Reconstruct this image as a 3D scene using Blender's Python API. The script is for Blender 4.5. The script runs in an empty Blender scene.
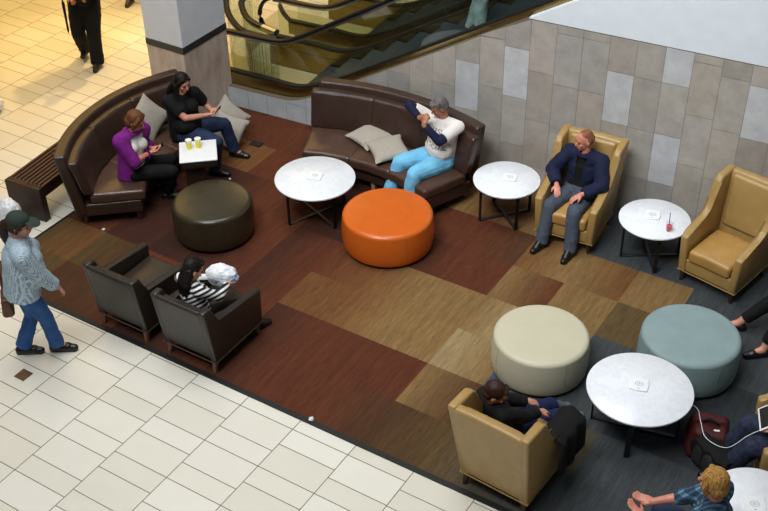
import bpy, bmesh, math, random
from mathutils import Vector, Matrix, noise
from math import sin, cos, pi, radians, atan2, hypot, sqrt, tan, exp, log
random.seed(7)
scn = bpy.context.scene
COL = scn.collection
V = Vector
# ------------------------------------------------------------------ materials
def lin(c):
    c = c / 255.0
    return c / 12.92 if c <= 0.04045 else ((c + 0.055) / 1.055) ** 2.4
def rgb(r, g, b, k=1.0):
    return (min(1, lin(r) * k), min(1, lin(g) * k), min(1, lin(b) * k), 1)
MATS = {}
class NT:
    def __init__(s, name):
        s.m = bpy.data.materials.new(name); s.m.use_nodes = True
        s.t = s.m.node_tree; s.b = s.t.nodes['Principled BSDF']
    def n(s, typ, **kw):
        nd = s.t.nodes.new(typ)
        for k, v in kw.items():
            if k in ('operation', 'blend_type', 'data_type', 'attribute_name', 'feature', 'wave_type', 'bands_direction', 'noise_dimensions', 'interpolation_type', 'attribute_type'):
                setattr(nd, k, v)
            else:
                s.put(nd.inputs[k if not k.startswith('i') or not k[1:].isdigit() else int(k[1:])], v)
        return nd
    def put(s, inp, v):
        if isinstance(v, bpy.types.NodeSocket): s.t.links.new(v, inp)
        else: inp.default_value = v
    def math(s, op, a, b=0.0, c=None):
        nd = s.t.nodes.new('ShaderNodeMath'); nd.operation = op
        s.put(nd.inputs[0], a); s.put(nd.inputs[1], b)
        if c is not None: s.put(nd.inputs[2], c)
        return nd.outputs[0]
    def mix(s, f, a, b, bt='MIX'):
        nd = s.t.nodes.new('ShaderNodeMix'); nd.data_type = 'RGBA'; nd.blend_type = bt
        s.put(nd.inputs[0], f); s.put(nd.inputs[6], a); s.put(nd.inputs[7], b)
        return nd.outputs[2]
    def ramp(s, f, stops):
        nd = s.t.nodes.new('ShaderNodeValToRGB'); s.put(nd.inputs[0], f)
        el = nd.color_ramp.elements
        while len(el) < len(stops): el.new(0.5)
        for e, (p, c) in zip(el, stops): e.position = p; e.color = c
        return nd.outputs[0]
    def coords(s, which='Object', scale=(1, 1, 1)):
        tc = s.t.nodes.new('ShaderNodeTexCoord'); mp = s.t.nodes.new('ShaderNodeMapping')
        mp.inputs['Scale'].default_value = scale
        s.t.links.new(tc.outputs[which], mp.inputs[0]); return mp.outputs[0]
    def noise(s, co, scale=5, detail=4, rough=.55):
        nd = s.t.nodes.new('ShaderNodeTexNoise'); s.t.links.new(co, nd.inputs['Vector'])
        nd.inputs['Scale'].default_value = scale; nd.inputs['Detail'].default_value = detail; nd.inputs['Roughness'].default_value = rough
        return nd.outputs['Fac']
    def bump(s, h, strength=.2, dist=.01):
        nd = s.t.nodes.new('ShaderNodeBump'); s.put(nd.inputs['Height'], h)
        nd.inputs['Strength'].default_value = strength; nd.inputs['Distance'].default_value = dist
        s.t.links.new(nd.outputs[0], s.b.inputs['Normal'])
def simple(name, c, rough=.5, metal=0, var=.12, nscale=6, bump=0, bscale=60, spec=.5, coat=0, sheen=0):
    if name in MATS: return MATS[name]
    k = NT(name)
    co = k.coords()
    f = k.noise(co, nscale, 4)
    d = tuple(x * (1 - var) for x in c[:3]) + (1,); l = tuple(min(1, x * (1 + var)) for x in c[:3]) + (1,)
    k.t.links.new(k.ramp(f, [(.3, d), (.7, l)]), k.b.inputs['Base Color'])
    k.b.inputs['Roughness'].default_value = rough; k.b.inputs['Metallic'].default_value = metal
    k.b.inputs['Specular IOR Level'].default_value = spec
    if coat: k.b.inputs['Coat Weight'].default_value = coat; k.b.inputs['Coat Roughness'].default_value = .25
    if sheen: k.b.inputs['Sheen Weight'].default_value = sheen
    if bump: k.bump(k.noise(co, bscale, 3), bump, .004)
    MATS[name] = k.m; return k.m
def leather(name, c, rough=.38, var=.16):
    if name in MATS: return MATS[name]
    k = NT(name); co = k.coords()
    f = k.noise(co, 7, 5, .6)
    d = tuple(x * (1 - var) for x in c[:3]) + (1,); l = tuple(min(1, x * (1 + var)) for x in c[:3]) + (1,)
    k.t.links.new(k.ramp(f, [(.3, d), (.7, l)]), k.b.inputs['Base Color'])
    k.b.inputs['Roughness'].default_value = rough
    g = k.math('ADD', k.math('MULTIPLY', k.noise(co, 180, 2), .3), k.math('MULTIPLY', k.noise(co, 9, 4), 1.6))
    k.bump(g, .3, .005)
    MATS[name] = k.m; return k.m
def wood(name, c1, c2, rough=.45, sc=(3, 3, 30)):
    if name in MATS: return MATS[name]
    k = NT(name); co = k.coords('Object', sc)
    f = k.noise(co, 2.5, 6, .65)
    k.t.links.new(k.ramp(f, [(.3, c1), (.7, c2)]), k.b.inputs['Base Color'])
    k.b.inputs['Roughness'].default_value = rough; k.bump(f, .15, .004)
    MATS[name] = k.m; return k.m
def skin(name, c):
    if name in MATS: return MATS[name]
    k = NT(name); co = k.coords()
    f = k.noise(co, 14, 3)
    d = (c[0] * .86, c[1] * .78, c[2] * .76, 1); l = (min(1, c[0] * 1.08), c[1] * 1.06, c[2] * 1.06, 1)
    k.t.links.new(k.ramp(f, [(.3, d), (.72, l)]), k.b.inputs['Base Color'])
    k.b.inputs['Roughness'].default_value = .48
    k.b.inputs['Subsurface Weight'].default_value = .08; k.b.inputs['Subsurface Radius'].default_value = (.02, .008, .004)
    MATS[name] = k.m; return k.m
def hairmat(name, c1, c2):
    if name in MATS: return MATS[name]
    k = NT(name); co = k.coords('Object', (60, 60, 8))
    f = k.noise(co, 1.5, 4, .7)
    k.t.links.new(k.ramp(f, [(.35, c1), (.65, c2)]), k.b.inputs['Base Color'])
    k.b.inputs['Roughness'].default_value = .5; k.b.inputs['Specular IOR Level'].default_value = .25; k.bump(f, .6, .006)
    MATS[name] = k.m; return k.m
def glass(name, tint=(.86, .93, .88, 1), refl=.9):
    if name in MATS: return MATS[name]
    m = bpy.data.materials.new(name); m.use_nodes = True; t = m.node_tree; t.nodes.clear()
    o = t.nodes.new('ShaderNodeOutputMaterial'); mx = t.nodes.new('ShaderNodeMixShader')
    tr = t.nodes.new('ShaderNodeBsdfTransparent'); gl = t.nodes.new('ShaderNodeBsdfGlossy'); fr = t.nodes.new('ShaderNodeMath'); lw = t.nodes.new('ShaderNodeLayerWeight'); pw = t.nodes.new('ShaderNodeMath')
    tr.inputs[0].default_value = tint; gl.inputs['Roughness'].default_value = .02; lw.inputs[0].default_value = .5; pw.operation = 'POWER'; pw.inputs[1].default_value = 3.5; fr.operation = 'MULTIPLY_ADD'; fr.inputs[1].default_value = .75; fr.inputs[2].default_value = .045; t.links.new(lw.outputs['Facing'], pw.inputs[0]); t.links.new(pw.outputs[0], fr.inputs[0])
    gl.inputs[0].default_value = (refl, refl, refl, 1)
    t.links.new(fr.outputs[0], mx.inputs[0]); t.links.new(tr.outputs[0], mx.inputs[1]); t.links.new(gl.outputs[0], mx.inputs[2]); t.links.new(mx.outputs[0], o.inputs[0])
    MATS[name] = m; return m

# ------------------------------------------------------------------ object helpers
def tag(o, label=None, cat=None, group=None, kind=None):
    if label: o['label'] = label
    if cat: o['category'] = cat
    if group: o['group'] = group
    if kind: o['kind'] = kind
    return o
def empty(name, loc=(0, 0, 0), rz=0, label=None, cat=None, group=None):
    o = bpy.data.objects.new(name, None); COL.objects.link(o)
    o.location = loc; o.rotation_euler = (0, 0, radians(rz)); o.empty_display_size = .1
    return tag(o, label, cat, group)
def smooth(me, ang=38):
    for p in me.polygons: p.use_smooth = True
    me.set_sharp_from_angle(angle=radians(ang))
def build(name, bm, mat, parent=None, sm=True, ang=38, loc=None, rot=None):
    bmesh.ops.recalc_face_normals(bm, faces=bm.faces)
    me = bpy.data.meshes.new(name); bm.to_mesh(me); bm.free()
    if mat: me.materials.append(mat)
    if sm: smooth(me, ang)
    o = bpy.data.objects.new(name, me); COL.objects.link(o)
    if parent: o.parent = parent
    if loc: o.location = loc
    if rot: o.rotation_euler = rot
    return o
def copy_tree(o, parent=None):
    c = o.copy(); COL.objects.link(c)
    if parent: c.parent = parent
    for ch in list(o.children): copy_tree(ch, c)
    return c
def relabel(o, loc, rz, label, group=None):
    o.location = loc; o.rotation_euler = (0, 0, radians(rz)); o['label'] = label
    if group: o['group'] = group
    return o

def box(bm, c, s, M=None, bev=0.0, seg=2):
    r = bmesh.ops.create_cube(bm, size=1)
    vs = r['verts']
    for v in vs: v.co = V((v.co.x * s[0], v.co.y * s[1], v.co.z * s[2]))
    if bev:
        es = list({e for v in vs for e in v.link_edges})
        rr = bmesh.ops.bevel(bm, geom=es, offset=bev, segments=seg, affect='EDGES', profile=.5)
        vs = list({v for f in rr['faces'] for v in f.verts} | {v for v in vs if v.is_valid})
    for v in vs:
        if M: v.co = M @ v.co
        v.co += V(c)
    return vs
def axisvals(h, r, n):
    a = [h - r + r * tan(radians(t)) for t in (0, 15, 30, 45)]
    core = h - r
    mid = [-core + 2 * core * i / n for i in range(n + 1)]
    return [-x for x in reversed(a[1:])] + mid + a[1:]
def rbox(bm, hx, hy, hz, r, nx=4, ny=4, nz=2, warp=None):
    r = min(r, hx * .98, hy * .98, hz * .98)
    X, Y, Z = axisvals(hx, r, nx), axisvals(hy, r, ny), axisvals(hz, r, nz)
    new = {}
    def vert(x, y, z):
        k = (round(x, 6), round(y, 6), round(z, 6))
        if k in new: return new[k]
        p = V((x, y, z)); c = V((max(-hx + r, min(hx - r, x)), max(-hy + r, min(hy - r, y)), max(-hz + r, min(hz - r, z))))
        d = p - c
        if d.length > 1e-9: p = c + d.normalized() * r
        q = warp(p) if warp else p
        new[k] = bm.verts.new(q); return new[k]
    for A, B, f in ((X, Y, lambda a, b, s: (a, b, s * hz)), (X, Z, lambda a, b, s: (a, s * hy, b)), (Y, Z, lambda a, b, s: (s * hx, a, b))):
        for s in (-1, 1):
            for i in range(len(A) - 1):
                for j in range(len(B) - 1):
                    q = [vert(*f(A[i], B[j], s)), vert(*f(A[i + 1], B[j], s)), vert(*f(A[i + 1], B[j + 1], s)), vert(*f(A[i], B[j + 1], s))]
                    try: bm.faces.new(q)
                    except ValueError: pass
def prism(bm, poly, t, bev=0.0, seg=2, M=None):
    """polygon given in (y,z), extruded along x by +-t/2"""
    a = [bm.verts.new((-t / 2, y, z)) for y, z in poly]; b = [bm.verts.new((t / 2, y, z)) for y, z in poly]
    n = len(poly)
    fs = [bm.faces.new(a), bm.faces.new(b[::-1])]
    for i in range(n): fs.append(bm.faces.new((a[i], b[i], b[(i + 1) % n], a[(i + 1) % n])))
    vs = a + b
    if bev:
        es = list({e for f in fs for e in f.edges})
        rr = bmesh.ops.bevel(bm, geom=es, offset=bev, segments=seg, affect='EDGES', profile=.5, clamp_overlap=True)
        vs = list({v for f in rr['faces'] for v in f.verts} | {v for v in vs if v.is_valid})
    if M:
        for v in vs: v.co = M @ v.co
    return vs
def lathe(bm, prof, n=64, c=(0, 0, 0)):
    rings = []
    for r, z in prof:
        if r < 1e-6: rings.append([bm.verts.new((c[0], c[1], c[2] + z))])
        else: rings.append([bm.verts.new((c[0] + r * cos(2 * pi * i / n), c[1] + r * sin(2 * pi * i / n), c[2] + z)) for i in range(n)])
    for A, B in zip(rings, rings[1:]):
        for i in range(n):
            a, b = (A[0], A[0]) if len(A) == 1 else (A[i], A[(i + 1) % n])
            d, e = (B[0], B[0]) if len(B) == 1 else (B[i], B[(i + 1) % n])
            vs = []
            for v in (a, b, e, d):
                if v not in vs: vs.append(v)
            if len(vs) > 2:
                try: bm.faces.new(vs)
                except ValueError: pass
    for Rg in (rings[0], rings[-1]):
        if len(Rg) > 2: bm.faces.new(Rg)
def tube(bm, pts, r, n=10, flat=1.0, closed=False):
    pts = [V(p) for p in pts]; rings = []
    up = V((0, 0, 1))
    for i, p in enumerate(pts):
        d = (pts[min(i + 1, len(pts) - 1)] - pts[max(i - 1, 0)]).normalized()
        s = d.cross(up)
        if s.length < 1e-3: s = d.cross(V((0, 1, 0)))
        s.normalize(); u = s.cross(d)
        rr = r[i] if isinstance(r, (list, tuple)) else r
        rings.append([bm.verts.new(p + s * (cos(2 * pi * k / n) * rr) + u * (sin(2 * pi * k / n) * rr * flat)) for k in range(n)])
    for A, B in zip(rings, rings[1:]):
        for k in range(n): bm.faces.new((A[k], A[(k + 1) % n], B[(k + 1) % n], B[k]))
    bm.faces.new(rings[0]); bm.faces.new(rings[-1])
def catmull(P, n=8):
    P = [V(p) for p in P]; out = []
    for i in range(len(P) - 1):
        p0, p1, p2, p3 = P[max(i - 1, 0)], P[i], P[i + 1], P[min(i + 2, len(P) - 1)]
        for k in range(n):
            t = k / n
            out.append(.5 * ((2 * p1) + (p2 - p0) * t + (2 * p0 - 5 * p1 + 4 * p2 - p3) * t * t + (3 * p1 - p0 - 3 * p2 + p3) * t ** 3))
    out.append(P[-1]); return out
def bar(bm, a, b, w, h):
    a, b = V(a), V(b); d = b - a; L = d.length; d.normalize()
    up = V((0, 0, 1)) if abs(d.z) < .95 else V((0, 1, 0))
    s = d.cross(up).normalized(); u = s.cross(d)
    M = Matrix((s, d, u)).transposed()
    box(bm, (a + b) / 2, (w, L, h), M, min(w, h) * .15, 1)
def taper_leg(bm, top, bot, rt, rb):
    """square tapered leg"""
    top, bot = V(top), V(bot)
    A = [bm.verts.new(top + V((x * rt, y * rt, 0))) for x, y in ((-1, -1), (1, -1), (1, 1), (-1, 1))]
    B = [bm.verts.new(bot + V((x * rb, y * rb, 0))) for x, y in ((-1, -1), (1, -1), (1, 1), (-1, 1))]
    fs = [bm.faces.new(A), bm.faces.new(B[::-1])]
    for i in range(4): fs.append(bm.faces.new((A[i], B[i], B[(i + 1) % 4], A[(i + 1) % 4])))
    bmesh.ops.bevel(bm, geom=list({e for f in fs for e in f.edges}), offset=.004, segments=2, affect='EDGES')

# ------------------------------------------------------------------ camera (solved from the tile grid and table rims)
cam_d = bpy.data.cameras.new('camera'); cam = bpy.data.objects.new('camera', cam_d); COL.objects.link(cam)
pitch, yaw, roll = 0.643957, 2.142043, -0.018667
fw = V((cos(pitch) * cos(yaw), cos(pitch) * sin(yaw), -sin(pitch)))
rr_ = V((sin(yaw), -cos(yaw), 0)); uu_ = rr_.cross(fw)
cr, sr = cos(roll), sin(roll)
r2 = rr_ * cr + uu_ * sr; u2 = -rr_ * sr + uu_ * cr
cam.matrix_world = Matrix(((r2.x, u2.x, -fw.x, 0), (r2.y, u2.y, -fw.y, 0), (r2.z, u2.z, -fw.z, 7.4), (0, 0, 0, 1)))
cam_d.sensor_width = 36; cam_d.lens = 1129.10 / 768 * 36; cam_d.clip_start = .1; cam_d.clip_end = 200
scn.camera = cam

# ------------------------------------------------------------------ floor
def tile_floor_mat():
    k = NT('stone_floor_tile')
    tc = k.t.nodes.new('ShaderNodeTexCoord'); sp = k.t.nodes.new('ShaderNodeSeparateXYZ'); k.t.links.new(tc.outputs['Object'], sp.inputs[0])
    x, y = sp.outputs[0], sp.outputs[1]
    cx = k.math('DIVIDE', k.math('ADD', x, 3.445), .6)
    ci = k.math('FLOOR', cx); fx = k.math('MULTIPLY', k.math('FRACT', cx), .6)
    wn = k.n('ShaderNodeTexWhiteNoise', noise_dimensions='1D'); k.put(wn.inputs['W'], ci)
    # offsets alternate so neighbouring columns break bond
    off = k.math('ADD', k.math('MULTIPLY', k.math('MODULO', ci, 2.0), .21), k.math('MULTIPLY', k.math('FLOOR', k.math('MULTIPLY', wn.outputs[0], 3)), .105))
    yy = k.math('DIVIDE', k.math('ADD', k.math('ADD', y, 50.0), off), .52)
    yi = k.math('FLOOR', yy); fy = k.math('MULTIPLY', k.math('FRACT', yy), .52)
    d1 = k.math('MINIMUM', fx, k.math('SUBTRACT', .6, fx))
    d2 = k.math('MINIMUM', k.math('MINIMUM', fy, k.math('SUBTRACT', .52, fy)), k.math('ABSOLUTE', k.math('SUBTRACT', fy, .31)))
    d = k.math('MINIMUM', d1, d2)
    grout = k.math('LESS_THAN', d, .0042)
    big = k.math('GREATER_THAN', fy, .31)
    idv = k.t.nodes.new('ShaderNodeCombineXYZ'); k.put(idv.inputs[0], ci); k.put(idv.inputs[1], yi); k.put(idv.inputs[2], big)
    wt = k.n('ShaderNodeTexWhiteNoise', noise_dimensions='3D'); k.t.links.new(idv.outputs[0], wt.inputs['Vector'])
    co = k.coords()
    nz = k.noise(co, 3.2, 6, .6)
    f = k.math('ADD', k.math('MULTIPLY', wt.outputs[0], .55), k.math('MULTIPLY', nz, .45))
    c = k.ramp(f, [(.15, rgb(214, 209, 194)), (.5, rgb(221, 217, 204)), (.85, rgb(227, 224, 213))])
    c = k.mix(grout, c, rgb(108, 100, 86))
    k.t.links.new(c, k.b.inputs['Base Color'])
    k.b.inputs['Roughness'].default_value = .3; k.b.inputs['Specular IOR Level'].default_value = .45
    k.bump(k.math('SUBTRACT', 0.0, grout), .25, .003)
    return k.m
bm = bmesh.new()
fv = [bm.verts.new(p) for p in ((-34, -4, 0), (10, -4, 0), (10, 34, 0), (-34, 34, 0))]; bm.faces.new(fv)
floor = build('floor', bm, tile_floor_mat(), sm=False); floor['kind'] = 'structure'

# carpet made of 0.6 m tiles, colour per tile runs from left edge to right edge of the tile
M_, D_, R_, B_ = (68, 37, 26), (58, 33, 25), (94, 49, 28), (80, 52, 31)
O_, T_, L_, G_, S_ = (114, 76, 42), (136, 108, 68), (164, 144, 108), (66, 72, 76), (78, 74, 62)
N_ = (98, 80, 50); U_ = (70, 88, 112); K_ = (48, 52, 56); W_ = (92, 72, 42)
CARPET = [
 [(W_, W_), (B_, B_), (B_, R_), (M_, M_), (M_, R_), (M_, R_), (R_, R_), (R_, B_), (B_, W_), (W_, S_), (S_, G_), (G_, G_), (G_, G_), (G_, G_)],
 [(W_, O_), (W_, B_), (R_, R_), (M_, M_), (M_, R_), (M_, R_), (R_, R_), (R_, R_), (T_, B_), (B_, B_), (N_, S_), (G_, G_), (G_, G_), (G_, G_)],
 [(M_, R_), (M_, M_), (D_, M_), (M_, R_), (M_, R_), (O_, O_), (O_, T_), (T_, T_), (L_, T_), (U_, G_), (G_, G_), (K_, K_), (K_, G_), (G_, G_)],
 [(R_, M_), (M_, M_), (D_, R_), (R_, R_), (M_, R_), (R_, O_), (O_, T_), (T_, T_), (T_, L_), (T_, T_), (G_, G_), (G_, K_), (K_, K_), (K_, K_)],
 [(M_, R_), (M_, M_), (M_, R_), (R_, R_), (M_, M_), (M_, M_), (M_, R_), (R_, R_), (T_, R_), (T_, T_), (N_, N_), (G_, G_), (G_, G_), (G_, G_)],
 [(O_, T_), (O_, O_), (R_, R_), (M_, R_), (M_, M_), (M_, M_), (R_, R_), (R_, B_), (O_, T_), (T_, O_), (T_, T_), (G_, G_), (G_, G_), (G_, G_)],
 [(M_, R_), (R_, R_), (R_, M_), (M_, M_), (M_, M_), (M_, B_), (T_, O_), (O_, T_), (T_, T_), (G_, G_), (G_, G_), (G_, G_), (G_, G_), (G_, G_)],
 [(R_, M_), (R_, R_), (M_, M_), (M_, M_), (M_, M_), (M_, M_), (T_, T_), (T_, N_), (G_, G_), (G_, G_), (G_, G_), (G_, G_), (G_, G_), (G_, G_)],
]
WN = V((-.071, .9975, 0)); WD = V((.9975, .071, 0)); W0 = V((-8.248, 10.121, 0))
def W(u, v, z): return W0 + WD * u + WN * v + V((0, 0, z))
def wall_y(x): return 10.121 + (x + 8.248) * .0712
bm = bmesh.new(); lay = bm.loops.layers.float_color.new('Col')
X0, Y0 = -8.84, 5.825
for j, row in enumerate(CARPET):
    row = row + [row[-1]] * 4
    for i, (ca, cb) in enumerate(row):
        x0, x1 = X0 + .6 * i, X0 + .6 * (i + 1); y0, y1 = Y0 + .605 * j, Y0 + .605 * (j + 1)
        if y0 > wall_y(x0): continue
        ya, yb = min(y1, wall_y(x0) - .002), min(y1, wall_y(x1) - .002)
        t = random.uniform(.93, 1.07)
        q = [bm.verts.new(p) for p in ((x0, y0, .008), (x1, y0, .008), (x1, yb, .008), (x0, ya, .008))]
        f = bm.faces.new(q)
        for lp, c in zip(f.loops, (ca, cb, cb, ca)): lp[lay] = tuple(lin(ch) * t * .78 for ch in c) + (1,)
k = NT('carpet_tile')
at_ = k.n('ShaderNodeVertexColor'); at_.layer_name = 'Col'
co = k.coords('Object', (40, 2.0, 1)); n1 = k.noise(co, 3, 5, .75)
co2 = k.coords('Object', (13, .9, 1)); n2 = k.noise(co2, 1.6, 3)
s1 = k.ramp(n1, [(.28, (.55, .52, .5, 1)), (.72, (1.5, 1.48, 1.42, 1))])
s2 = k.ramp(n2, [(.25, (.78, .78, .8, 1)), (.75, (1.22, 1.2, 1.15, 1))])
c = k.mix(1.0, at_.outputs[0], s1, 'MULTIPLY'); c = k.mix(1.0, c, s2, 'MULTIPLY')
k.t.links.new(c, k.b.inputs['Base Color']); k.b.inputs['Roughness'].default_value = .85; k.b.inputs['Specular IOR Level'].default_value = .25
k.bump(n1, .35, .004)
carpet = build('carpet', bm, k.m, sm=False)
carpet['kind'] = 'structure'
# black carpet edging
blk = simple('black_rubber', rgb(14, 14, 14), .6)
bm = bmesh.new()
box(bm, (-3.5, 5.797, .006), (10.74, .058, .012), bev=.003, seg=1)
box(bm, (-8.855, 7.55, .006), (.03, 3.5, .012), bev=.003, seg=1)
tr = build('trim_1', bm, blk, sm=False); tr['kind'] = 'structure'

# ------------------------------------------------------------------ wall
def softp(t, w=.1): return w * log(1 + exp(t / w)) if t / w < 30 else t
def wtop(u): return .28 + .586 * softp(u - .42)
bm = bmesh.new(); lay = bm.loops.layers.float_color.new('Col')
pitchu = .2975
offs = {0: 1.10, 4: 1.07, 6: .454, 9: 1.25, -2: .80}
light = {(0, 1.10), (4, 1.07), (6, .454), (6, 1.684), (9, 1.25), (-2, .80)}
BASE_, LIGHT_, MORT_ = (170, 164, 156), (196, 198, 200), (136, 129, 121)
def cface(pts, col):
    q = [bm.verts.new(p) for p in pts]; f = bm.faces.new(q)
    for lp in f.loops: lp[lay] = tuple(lin(ch) for ch in col) + (1,)
rnd = random.Random(3)
for kk in range(-14, 24):
    u0 = 3.25 + pitchu * kk; u1 = u0 + pitchu
    z0 = offs.get(kk, rnd.choice([.0, .1, .2, .3, .4, .5]) + .05)
    zs = []
    z = z0 - .615 * math.ceil(z0 / .615)
    nsub = 3 if u1 < 1 else 1
    while z < 2.09:
        za, zb = max(z, 0), min(z + .615, 2.09)
        isl = any(c0 == kk and abs(zz - z) < .02 for c0, zz in light)
        t = rnd.uniform(.955, 1.045); tt = rnd.uniform(-3, 3)
        colr = LIGHT_ if isl else (BASE_[0] * t + tt, BASE_[1] * t, BASE_[2] * t - tt)
        if kk < -8: colr = (190, 196, 202)
        for s in range(nsub):
            ua, ub = u0 + (u1 - u0) * s / nsub, u0 + (u1 - u0) * (s + 1) / nsub
            g = .0022
            ga = g if s == 0 else 0; gb = g if s == nsub - 1 else 0
            ta, tb = min(zb, wtop(ua)), min(zb, wtop(ub))
            if max(ta, tb) <= za + .002: continue
            ta, tb = max(ta, za + .001), max(tb, za + .001)
            cface([W(ua + ga, 0, za + g), W(ub - gb, 0, za + g), W(ub - gb, 0, max(tb - (g if tb == zb else 0), za + .003)), W(ua + ga, 0, max(ta - (g if ta == zb else 0), za + .003))], colr)
        z += .615
# mortar backing with real thickness
us = [-.9 + .1 * i for i in range(49)]
us = [u for u in us if u < 3.5] + [3.5, 11.0]
for a, b in zip(us, us[1:]):
    ta, tb = min(wtop(a), 2.09), min(wtop(b), 2.09)
    cface([W(a, .004, 0), W(b, .004, 0), W(b, .004, tb), W(a, .004, ta)], MORT_)
    cface([W(a, .09, 0), W(a, .09, ta), W(b, .09, tb), W(b, .09, 0)], MORT_)
    cface([W(a, 0, ta), W(b, 0, tb), W(b, .09, tb), W(a, .09, ta)], (104, 94, 78))
k = NT('stone_wall_tile')
at_ = k.n('ShaderNodeVertexColor'); at_.layer_name = 'Col'
nz = k.noise(k.coords(), 5.5, 7, .65); nz2 = k.noise(k.coords(), 1.6, 3)
c = k.mix(1.0, at_.outputs[0], k.ramp(nz, [(.3, (.84, .83, .82, 1)), (.7, (1.1, 1.09, 1.08, 1))]), 'MULTIPLY')
c = k.mix(1.0, c, k.ramp(nz2, [(.3, (.93, .93, .94, 1)), (.7, (1.05, 1.05, 1.03, 1))]), 'MULTIPLY')
k.t.links.new(c, k.b.inputs['Base Color']); k.b.inputs['Roughness'].default_value = .42; k.bump(nz, .1, .003)
me = bpy.data.meshes.new('wall_back'); bm.to_mesh(me); bm.free(); me.materials.append(k.m)
wall = bpy.data.objects.new('wall_back', me); COL.objects.link(wall); wall['kind'] = 'structure'
# smooth white wall above the stone, its left edge follows the escalator
bm = bmesh.new()
def poly_slab(bm, pts, v0, v1):
    a = [bm.verts.new(W(u, v0, z)) for u, z in pts]; b = [bm.verts.new(W(u, v1, z)) for u, z in pts]
    bm.faces.new(a); bm.faces.new(b[::-1])
    for i in range(len(pts)): bm.faces.new((a[i], b[i], b[(i + 1) % len(pts)], a[(i + 1) % len(pts)]))
um = .42 + (2.09 - .28) / .586
poly_slab(bm, [(um, 2.094), (11, 2.094), (11, 5.2), (.42 + (5.2 - .28) / .586, 5.2)], .004, .09)
wu = build('wall_upper', bm, simple('white_wall_paint', rgb(226, 233, 238), .35, var=.03), sm=False); wu['kind'] = 'structure'

# unseen slab added over the left walkway to keep skylight off the warm tiles
bm = bmesh.new(); box(bm, (-19.8, 14, 4.75), (20.0, 22, .3)); ce = build('skylight_blocker', bm, simple('skylight_blocker_paint', rgb(225, 225, 222), .8, var=.02), sm=False); ce['kind'] = 'structure'
# ------------------------------------------------------------------ pillar
k = NT('pillar_travertine'); nz = k.noise(k.coords('Object', (1, 1, .35)), 7, 7, .65)
k.t.links.new(k.ramp(nz, [(.25, rgb(168, 144, 126)), (.5, rgb(204, 184, 168)), (.8, rgb(222, 208, 196))]), k.b.inputs['Base Color']); k.b.inputs['Roughness'].default_value = .5
trav = k.m
PX, PY, PSX, PSY = -9.18, 9.75, .6, .84
pil = empty('pillar', (PX, PY, 0), 0, 'square mall pillar with stone cladding below a dark band and white above', 'pillar')
bm = bmesh.new(); box(bm, (0, 0, .57), (PSX, PSY, 1.0)); build('stone_cladding', bm, trav, pil, sm=False)
bm = bmesh.new(); box(bm, (0, 0, 3.1), (PSX, PSY, 3.92)); build('painted_shaft', bm, simple('pillar_white', rgb(232, 234, 238), .5, var=.03), pil, sm=False)
bm = bmesh.new(); box(bm, (0, 0, 1.1), (PSX + .012, PSY + .012, .09), bev=.002, seg=1); build('band', bm, simple('dark_bronze_band', rgb(52, 50, 50), .4), pil, sm=False)
bm = bmesh.new(); box(bm, (0, 0, .035), (PSX + .02, PSY + .02, .07), bev=.003, seg=1); build('skirting', bm, simple('dark_bronze_band', rgb(52, 50, 50), .4), pil, sm=False)

# ------------------------------------------------------------------ escalators
black_rail = simple('handrail_rubber', rgb(10, 10, 11), .35, var=.05, spec=.35)
chrome = simple('brushed_steel', rgb(170, 172, 170), .28, 1, .06)
brass = simple('brass_deck', rgb(166, 146, 98), .26, 1, .12, 3)
bronze = simple('bronze_trim', rgb(158, 136, 92), .3, 1, .1, 4)
gls = glass('balustrade_glass', (.90, .93, .88, 1))
step_m = simple('escalator_step_metal', rgb(38, 44, 52), .35, .6, .2, 20)
riser_m = simple('escalator_riser', rgb(96, 110, 124), .35, .6, .15, 30)
def rail_z(u): return 1.0 + .586 * softp(u - .205)
def strip(bm, us, lo, hi, v0, v1):
    """closed band between lo(u) and hi(u), from v0 to v1"""
    rings = [[bm.verts.new(W(u, v, z)) for v, z in ((v0, lo(u)), (v1, lo(u)), (v1, hi(u)), (v0, hi(u)))] for u in us]
    for A, B in zip(rings, rings[1:]):
        for i in range(4): bm.faces.new((A[i], A[(i + 1) % 4], B[(i + 1) % 4], B[i]))
    bm.faces.new(rings[0]); bm.faces.new(rings[-1][::-1])
def frange(a, b, n): return [a + (b - a) * i / n for i in range(n + 1)]
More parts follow.
